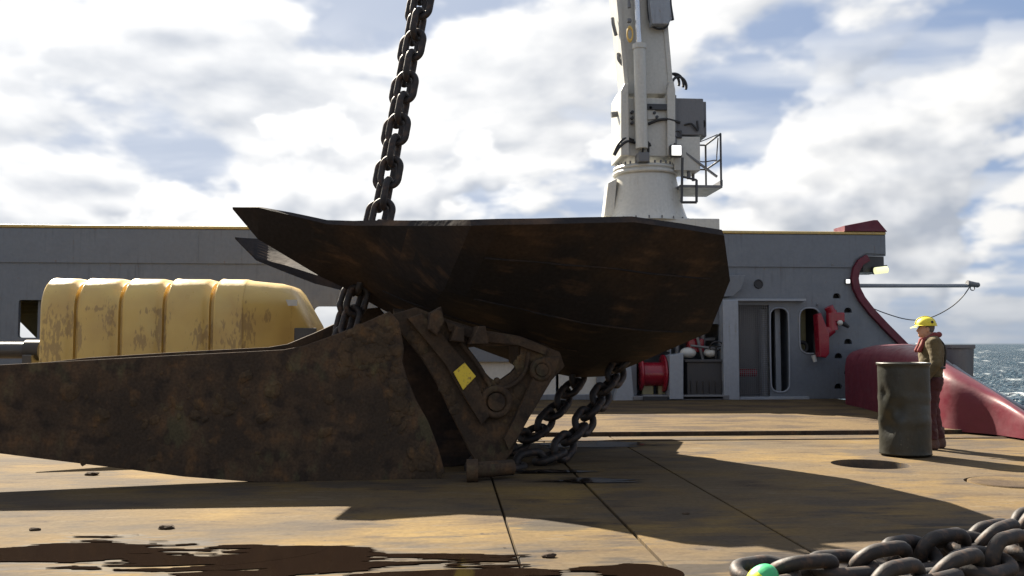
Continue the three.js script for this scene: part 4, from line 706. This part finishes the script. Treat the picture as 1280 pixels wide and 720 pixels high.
{
  const o = G(953, 748), t = thing('green_float', 'bright green and yellow rounded float lying against the foreground chain', 'float', V(o.x, 0.1, o.z), 0.2);
  t.rotation.z = -0.9;
  part('green_half', new THREE.SphereGeometry(0.082, 24, 16, 0, Math.PI * 2, 0, Math.PI * 0.52).scale(1, 1.3, 1), new THREE.MeshStandardMaterial({ color: new THREE.Color().setRGB(0.03, 0.33, 0.13), roughness: 0.45, bumpMap: fineBump, bumpScale: 0.004 }), t);
  part('yellow_half', new THREE.SphereGeometry(0.0825, 24, 16, 0, Math.PI * 2, Math.PI * 0.5, Math.PI * 0.5).scale(1, 1.3, 1), new THREE.MeshStandardMaterial({ color: new THREE.Color().setRGB(0.62, 0.7, 0.02), roughness: 0.45 }), t);
}
{
  const r = rng(9);
  for (const [x, y, s, l] of [[208, 661, 0.038, 'flat rust flake on the sunlit deck left of the seams'], [686, 696, 0.03, 'small dark rust lump on the sunlit plate between the two left seams'], [43, 663, 0.028, 'small rust flake on the deck near the left frame edge'], [858, 643, 0.02, 'tiny rust crumb beside the middle seam'], [115, 594, 0.045, 'dark rust scale on the lit strip under the anchor shank']]) {
    const g = new THREE.IcosahedronGeometry(s, 2), p = g.attributes.position; for (let i = 0; i < p.count; i++) { const k = 1 + 0.7 * fbm3(p.getX(i) * 30 + x, p.getY(i) * 30, p.getZ(i) * 30, 2); p.setXYZ(i, p.getX(i) * k * 1.6, p.getY(i) * k * 0.55, p.getZ(i) * k); } g.computeVertexNormals();
    const m = part('rust_flake', g, M.rust, scene); m.position.copy(G(x, y)).setY(s * 0.3); tag(m, l, 'rust flake');
  }
}

// ------------------------------------------------------------------ the man
function surface(lo, hi, cell, f) {              // surface nets on a grid of that cell size
  const n = [0, 1, 2].map(k => Math.ceil((hi[k] - lo[k]) / cell) + 1), [nx, ny, nz] = n, F = new Float32Array(nx * ny * nz), id = new Int32Array(nx * ny * nz).fill(-1), pos = [], idx = [];
  const at = (i, j, k) => i + nx * (j + ny * k);
  for (let k = 0; k < nz; k++) for (let j = 0; j < ny; j++) for (let i = 0; i < nx; i++) F[at(i, j, k)] = f(lo[0] + i * cell, lo[1] + j * cell, lo[2] + k * cell);
  const E = [[0, 1], [2, 3], [4, 5], [6, 7], [0, 2], [1, 3], [4, 6], [5, 7], [0, 4], [1, 5], [2, 6], [3, 7]];
  for (let k = 0; k < nz - 1; k++) for (let j = 0; j < ny - 1; j++) for (let i = 0; i < nx - 1; i++) {
    const v = []; let neg = 0; for (let c = 0; c < 8; c++) { const q = F[at(i + (c & 1), j + (c >> 1 & 1), k + (c >> 2))]; v.push(q); if (q < 0) neg++; }
    if (!neg || neg === 8) continue;
    let x = 0, y = 0, z = 0, m = 0;
    for (const [a, b] of E) if (v[a] < 0 !== v[b] < 0) { const t = v[a] / (v[a] - v[b]); x += mix(a & 1, b & 1, t); y += mix(a >> 1 & 1, b >> 1 & 1, t); z += mix(a >> 2, b >> 2, t); m++; }
    id[at(i, j, k)] = pos.length / 3; pos.push(lo[0] + (i + x / m) * cell, lo[1] + (j + y / m) * cell, lo[2] + (k + z / m) * cell);
  }
  for (let k = 1; k < nz - 1; k++) for (let j = 1; j < ny - 1; j++) for (let i = 1; i < nx - 1; i++) {
    const s = F[at(i, j, k)] < 0;
    const face = (q, a, b, c, d) => { if ((F[q] < 0) === s || a < 0 || b < 0 || c < 0 || d < 0) return; s ? idx.push(a, b, c, a, c, d) : idx.push(a, c, b, a, d, c); };
    face(at(i + 1, j, k), id[at(i, j - 1, k - 1)], id[at(i, j, k - 1)], id[at(i, j, k)], id[at(i, j - 1, k)]);
    face(at(i, j + 1, k), id[at(i - 1, j, k - 1)], id[at(i - 1, j, k)], id[at(i, j, k)], id[at(i, j, k - 1)]);
    face(at(i, j, k + 1), id[at(i - 1, j - 1, k)], id[at(i, j - 1, k)], id[at(i, j, k)], id[at(i - 1, j, k)]);
  }
  const g = new THREE.BufferGeometry(); g.setAttribute('position', new THREE.Float32BufferAttribute(pos, 3)); g.setIndex(idx); g.computeVertexNormals(); return g;
}
const smin = (a, b, k) => { const h = Math.max(k - Math.abs(a - b), 0) / k; return Math.min(a, b) - h * h * k / 4; };
function cap(p, a, b, ra, rb) { const bx = b[0] - a[0], by = b[1] - a[1], bz = b[2] - a[2], px = p[0] - a[0], py = p[1] - a[1], pz = p[2] - a[2]; const t = Math.min(1, Math.max(0, (px * bx + py * by + pz * bz) / (bx * bx + by * by + bz * bz))); return Math.hypot(px - bx * t, py - by * t, pz - bz * t) - mix(ra, rb, t); }
function ell(p, c, r) { const x = (p[0] - c[0]) / r[0], y = (p[1] - c[1]) / r[1], z = (p[2] - c[2]) / r[2], l = Math.hypot(x, y, z); return (l - 1) * Math.min(...r); }
{
  const foot = G(1166, 561);
  const man = thing('person', 'man in yellow hard hat, olive jacket and dark red trousers standing behind the drum', 'person', V(foot.x, 0.0, foot.z), THREE.MathUtils.degToRad(-108));
  // faces +z, left is +x
  const J = { hip: [[0.10, 0.93, 0], [-0.10, 0.93, 0]], knee: [[0.11, 0.50, 0.07], [-0.11, 0.51, -0.02]], ankle: [[0.12, 0.10, 0.03], [-0.12, 0.10, -0.10]], sh: [[0.20, 1.47, -0.01], [-0.20, 1.47, -0.01]], el: [[0.27, 1.18, -0.02], [-0.27, 1.18, -0.02]], wr: [[0.25, 0.95, 0.13], [-0.25, 0.95, 0.13]] };
  const skin = new THREE.MeshStandardMaterial({ color: new THREE.Color().setRGB(0.42, 0.24, 0.17), roughness: 0.6 });
  const cloth = (r, g, b, seed) => new THREE.MeshStandardMaterial({ map: tex(256, 256, 0.7, 0.7, (u, v) => { const n = fbm2p(u, v, 4, 4, 5, seed), f = fbm2p(u, v, 40, 40, 2, seed + 3); const k = 1 + 0.5 * n + 0.3 * f; return [r * k, g * k, b * k]; }), roughness: 0.9, bumpMap: fineBump, bumpScale: 0.006 });
  const mJ = cloth(0.082, 0.062, 0.030, 201), mT = cloth(0.05, 0.011, 0.013, 211), mB = cloth(0.10, 0.055, 0.045, 221), mV = cloth(0.16, 0.03, 0.03, 231), mD = cloth(0.03, 0.03, 0.03, 241);
  const handAt = (s) => { const w = J.wr[s], sg = s ? -1 : 1; const c = []; const d = [0, -0.9, 0.44]; const add = (a, b, ra, rb) => c.push([a, b, ra, rb]); const off = (l, x, z) => [w[0] + x, w[1] + d[1] * l, w[2] + d[2] * l + z];
    add(off(0, 0, 0), off(0.05, 0, 0), 0.026, 0.030); add(off(0.045, 0, -0.022), off(0.09, 0, -0.024), 0.018, 0.014); add(off(0.045, 0, 0.02), off(0.09, 0, 0.022), 0.018, 0.014); add(off(0.045, 0, 0), off(0.09, 0, 0), 0.019, 0.015);
    [[0.024, 0.155, 0], [0.008, 0.17, 0], [-0.009, 0.165, 0], [-0.025, 0.145, 0]].forEach(([z, l]) => { const m = mix(0.09, l, 0.5); add(off(0.088, 0, z), off(m, -sg * 0.008, z * 1.1), 0.0095, 0.009); add(off(m, -sg * 0.008, z * 1.1), off(l, -sg * 0.028, z), 0.009, 0.0075); });
    add(off(0.03, 0, 0.03), off(0.06, -sg * 0.012, 0.052), 0.014, 0.011); add(off(0.06, -sg * 0.012, 0.052), off(0.095, -sg * 0.022, 0.056), 0.011, 0.009); return c; };
  const hd = [0, 1.655, 0.05];
  const headF = p => { let d = ell(p, [0, hd[1] + 0.03, hd[2] - 0.01], [0.075, 0.105, 0.095]); d = smin(d, ell(p, [0, hd[1] - 0.045, hd[2] + 0.03], [0.058, 0.07, 0.065]), 0.05); d = smin(d, cap(p, [0, hd[1] + 0.015, hd[2] + 0.085], [0, hd[1] - 0.02, hd[2] + 0.108], 0.010, 0.015), 0.02); d = smin(d, ell(p, [0, hd[1] - 0.088, hd[2] + 0.072], [0.026, 0.02, 0.022]), 0.03); d = smin(d, ell(p, [0, hd[1] - 0.052, hd[2] + 0.09], [0.024, 0.008, 0.01]), 0.012); for (const s of [1, -1]) { d = smin(d, ell(p, [s * 0.078, hd[1] - 0.005, hd[2] - 0.015], [0.012, 0.034, 0.022]), 0.012); d = Math.max(d, -ell(p, [s * 0.031, hd[1] + 0.012, hd[2] + 0.094], [0.017, 0.011, 0.012])); d = smin(d, ell(p, [s * 0.031, hd[1] + 0.012, hd[2] + 0.080], [0.013, 0.012, 0.013]), 0.004); } return smin(d, cap(p, [0, 1.47, -0.005], [0, 1.60, 0.03], 0.062, 0.058), 0.03); };
  const bodyF = p => { let d = cap(p, [0, 0.95, 0], [0, 1.36, -0.01], 0.125, 0.145); d = smin(d, cap(p, [0.17, 1.44, -0.01], [-0.17, 1.44, -0.01], 0.07, 0.07), 0.08); for (let s = 0; s < 2; s++) { d = smin(d, cap(p, J.hip[s], J.knee[s], 0.09, 0.06), 0.05); d = smin(d, cap(p, J.knee[s], J.ankle[s], 0.058, 0.042), 0.03); d = smin(d, cap(p, [J.ankle[s][0], 0.05, J.ankle[s][2] - 0.02], [J.ankle[s][0], 0.04, J.ankle[s][2] + 0.14], 0.045, 0.035), 0.04); d = smin(d, cap(p, J.sh[s], J.el[s], 0.058, 0.046), 0.05); d = smin(d, cap(p, J.el[s], J.wr[s], 0.045, 0.028), 0.03); } return smin(d, cap(p, [0, 1.40, -0.01], [0, 1.56, 0.02], 0.075, 0.06), 0.05); };
  const skinG = [surface([-0.36, -0.02, -0.24], [0.36, 1.58, 0.26], 0.016, (x, y, z) => bodyF([x, y, z])), surface([-0.12, 1.44, -0.10], [0.12, 1.83, 0.2], 0.006, (x, y, z) => headF([x, y, z]))];
  for (let s = 0; s < 2; s++) { const cs = handAt(s), w = J.wr[s]; skinG.push(surface([w[0] - 0.07, w[1] - 0.2, w[2] - 0.06], [w[0] + 0.07, w[1] + 0.05, w[2] + 0.16], 0.004, (x, y, z) => { let d = 1; cs.forEach(([a, b, ra, rb], i) => { const q = cap([x, y, z], a, b, ra, rb); d = i < 4 ? smin(d, q, 0.015) : smin(d, q, 0.004); }); return d; })); }
  part('body', skinG, skin, man);
  const fold = (x, y, z, k) => 0.019 * fbm3(x * 9 + k, y * 13, z * 9, 3);
  part('jacket', surface([-0.42, 0.80, -0.30], [0.42, 1.60, 0.30], 0.012, (x, y, z) => { const p = [x, y, z]; let d = cap([x * 0.80, y, z], [0, 0.94, 0], [0, 1.36, -0.015], 0.145, 0.168); d = smin(d, cap(p, [0.16, 1.45, -0.015], [-0.16, 1.45, -0.015], 0.09, 0.09), 0.09); for (let s = 0; s < 2; s++) { d = smin(d, cap(p, J.sh[s], J.el[s], 0.088, 0.070), 0.05); d = smin(d, cap(p, J.el[s], [mix(J.el[s][0], J.wr[s][0], 0.93), mix(J.el[s][1], J.wr[s][1], 0.93), mix(J.el[s][2], J.wr[s][2], 0.93)], 0.070, 0.054), 0.03); } d += fold(x, y, z, 0); d = Math.max(d, 0.86 - y); return Math.max(d, -cap(p, [0, 1.40, 0], [0, 1.7, 0.05], 0.062, 0.07)); }), mJ, man);
  part('trousers', surface([-0.30, 0.10, -0.26], [0.30, 1.0, 0.28], 0.012, (x, y, z) => { const p = [x, y, z]; let d = cap(p, [0.07, 0.93, 0], [-0.07, 0.93, 0], 0.145, 0.145); for (let s = 0; s < 2; s++) { d = smin(d, cap(p, J.hip[s], J.knee[s], 0.125, 0.098), 0.04); d = smin(d, cap(p, J.knee[s], J.ankle[s], 0.097, 0.088), 0.03); } d += fold(x, y, z, 7) * 1.5; return Math.max(d, 0.14 - y); }), mT, man);
  for (let s = 0; s < 2; s++) { const a = J.ankle[s]; part('boot', surface([a[0] - 0.12, -0.02, a[2] - 0.17], [a[0] + 0.12, 0.34, a[2] + 0.26], 0.010, (x, y, z) => { const p = [x, y, z]; let d = cap(p, [a[0], 0.26, a[2]], [a[0], 0.09, a[2] - 0.015], 0.078, 0.07); d = smin(d, cap(p, [a[0], 0.055, a[2] - 0.03], [a[0], 0.05, a[2] + 0.15], 0.062, 0.055), 0.05); d += fold(x, y, z, 3) * 0.6; return Math.max(Math.max(d, -y + 0.003), y - 0.30); }), mB, man); }
  part('life_vest', [surface([-0.26, 1.06, -0.32], [0.26, 1.66, 0.32], 0.011, (x, y, z) => { const p = [x, y, z]; let d = 1; const loop = [[0.115, 1.36, 0.155], [0.125, 1.50, 0.085], [0.095, 1.575, -0.05], [0, 1.58, -0.12], [-0.095, 1.575, -0.05], [-0.125, 1.50, 0.085], [-0.115, 1.36, 0.155]]; for (let i = 0; i < loop.length - 1; i++) d = smin(d, cap([x, y, z], loop[i], loop[i + 1], 0.033, 0.033), 0.03); return d + fold(x, y, z, 5) * 0.5; })], mV, man);
  part('vest_strap', [pipe([V(0.10, 1.54, -0.09), V(0.06, 1.42, -0.175), V(0.02, 1.28, -0.19), V(0.0, 1.14, -0.18)], 0.014, 24, 6), pipe([V(-0.10, 1.54, -0.09), V(-0.06, 1.42, -0.175), V(-0.02, 1.28, -0.19), V(0.0, 1.14, -0.18)], 0.014, 24, 6), pipe(Array.from({ length: 20 }, (_, i) => V(0.222 * Math.cos(i / 20 * 6.283), 1.12, 0.178 * Math.sin(i / 20 * 6.283))), 0.016, 60, 6, true)], mD, man);
  part('hair', surface([-0.12, 1.58, -0.12], [0.12, 1.80, 0.16], 0.007, (x, y, z) => Math.max(ell([x, y, z], [0, hd[1] + 0.03, hd[2] - 0.02], [0.082, 0.112, 0.098]) + 0.004 * fbm3(x * 60, y * 60, z * 60, 2), z - hd[2] - 0.02 + Math.max(0, (y - 1.66)) * 0.2, 1.61 - y)), new THREE.MeshStandardMaterial({ color: new THREE.Color().setRGB(0.10, 0.085, 0.075), roughness: 0.9 }), man);
  // hard hat with brim, ridge and inner band
  const hat = part('hard_hat', [new THREE.SphereGeometry(0.118, 32, 18, 0, Math.PI * 2, 0, Math.PI / 2).scale(0.96, 1.02, 1.16).translate(0, hd[1] + 0.055, hd[2] - 0.005), new THREE.LatheGeometry([[0.105, 0.012], [0.132, -0.004], [0.134, -0.010], [0.10, -0.004]].map(a => new THREE.Vector2(...a)), 36).scale(0.93, 1, 1.14).translate(0, hd[1] + 0.055, hd[2] - 0.002), new THREE.CylinderGeometry(0.1, 0.115, 0.012, 28, 1, false, -0.95, 1.9).scale(1, 1, 1.55).rotateX(0.14).translate(0, hd[1] + 0.048, hd[2] + 0.03), pipe([V(0, hd[1] + 0.06, hd[2] - 0.14), V(0, hd[1] + 0.14, hd[2] - 0.10), V(0, hd[1] + 0.178, hd[2]), V(0, hd[1] + 0.14, hd[2] + 0.10), V(0, hd[1] + 0.07, hd[2] + 0.135)], 0.012, 24, 6)], new THREE.MeshStandardMaterial({ color: new THREE.Color().setRGB(0.58, 0.49, 0.025), roughness: 0.5 }), man);
  part('hat_badge', box(0.03, 0.035, 0.02, 0, 0, 0, 0.006).rotateY(1.57).translate(0.098, hd[1] + 0.10, hd[2] - 0.07), mD, hat);
}

renderer.render(scene, camera);
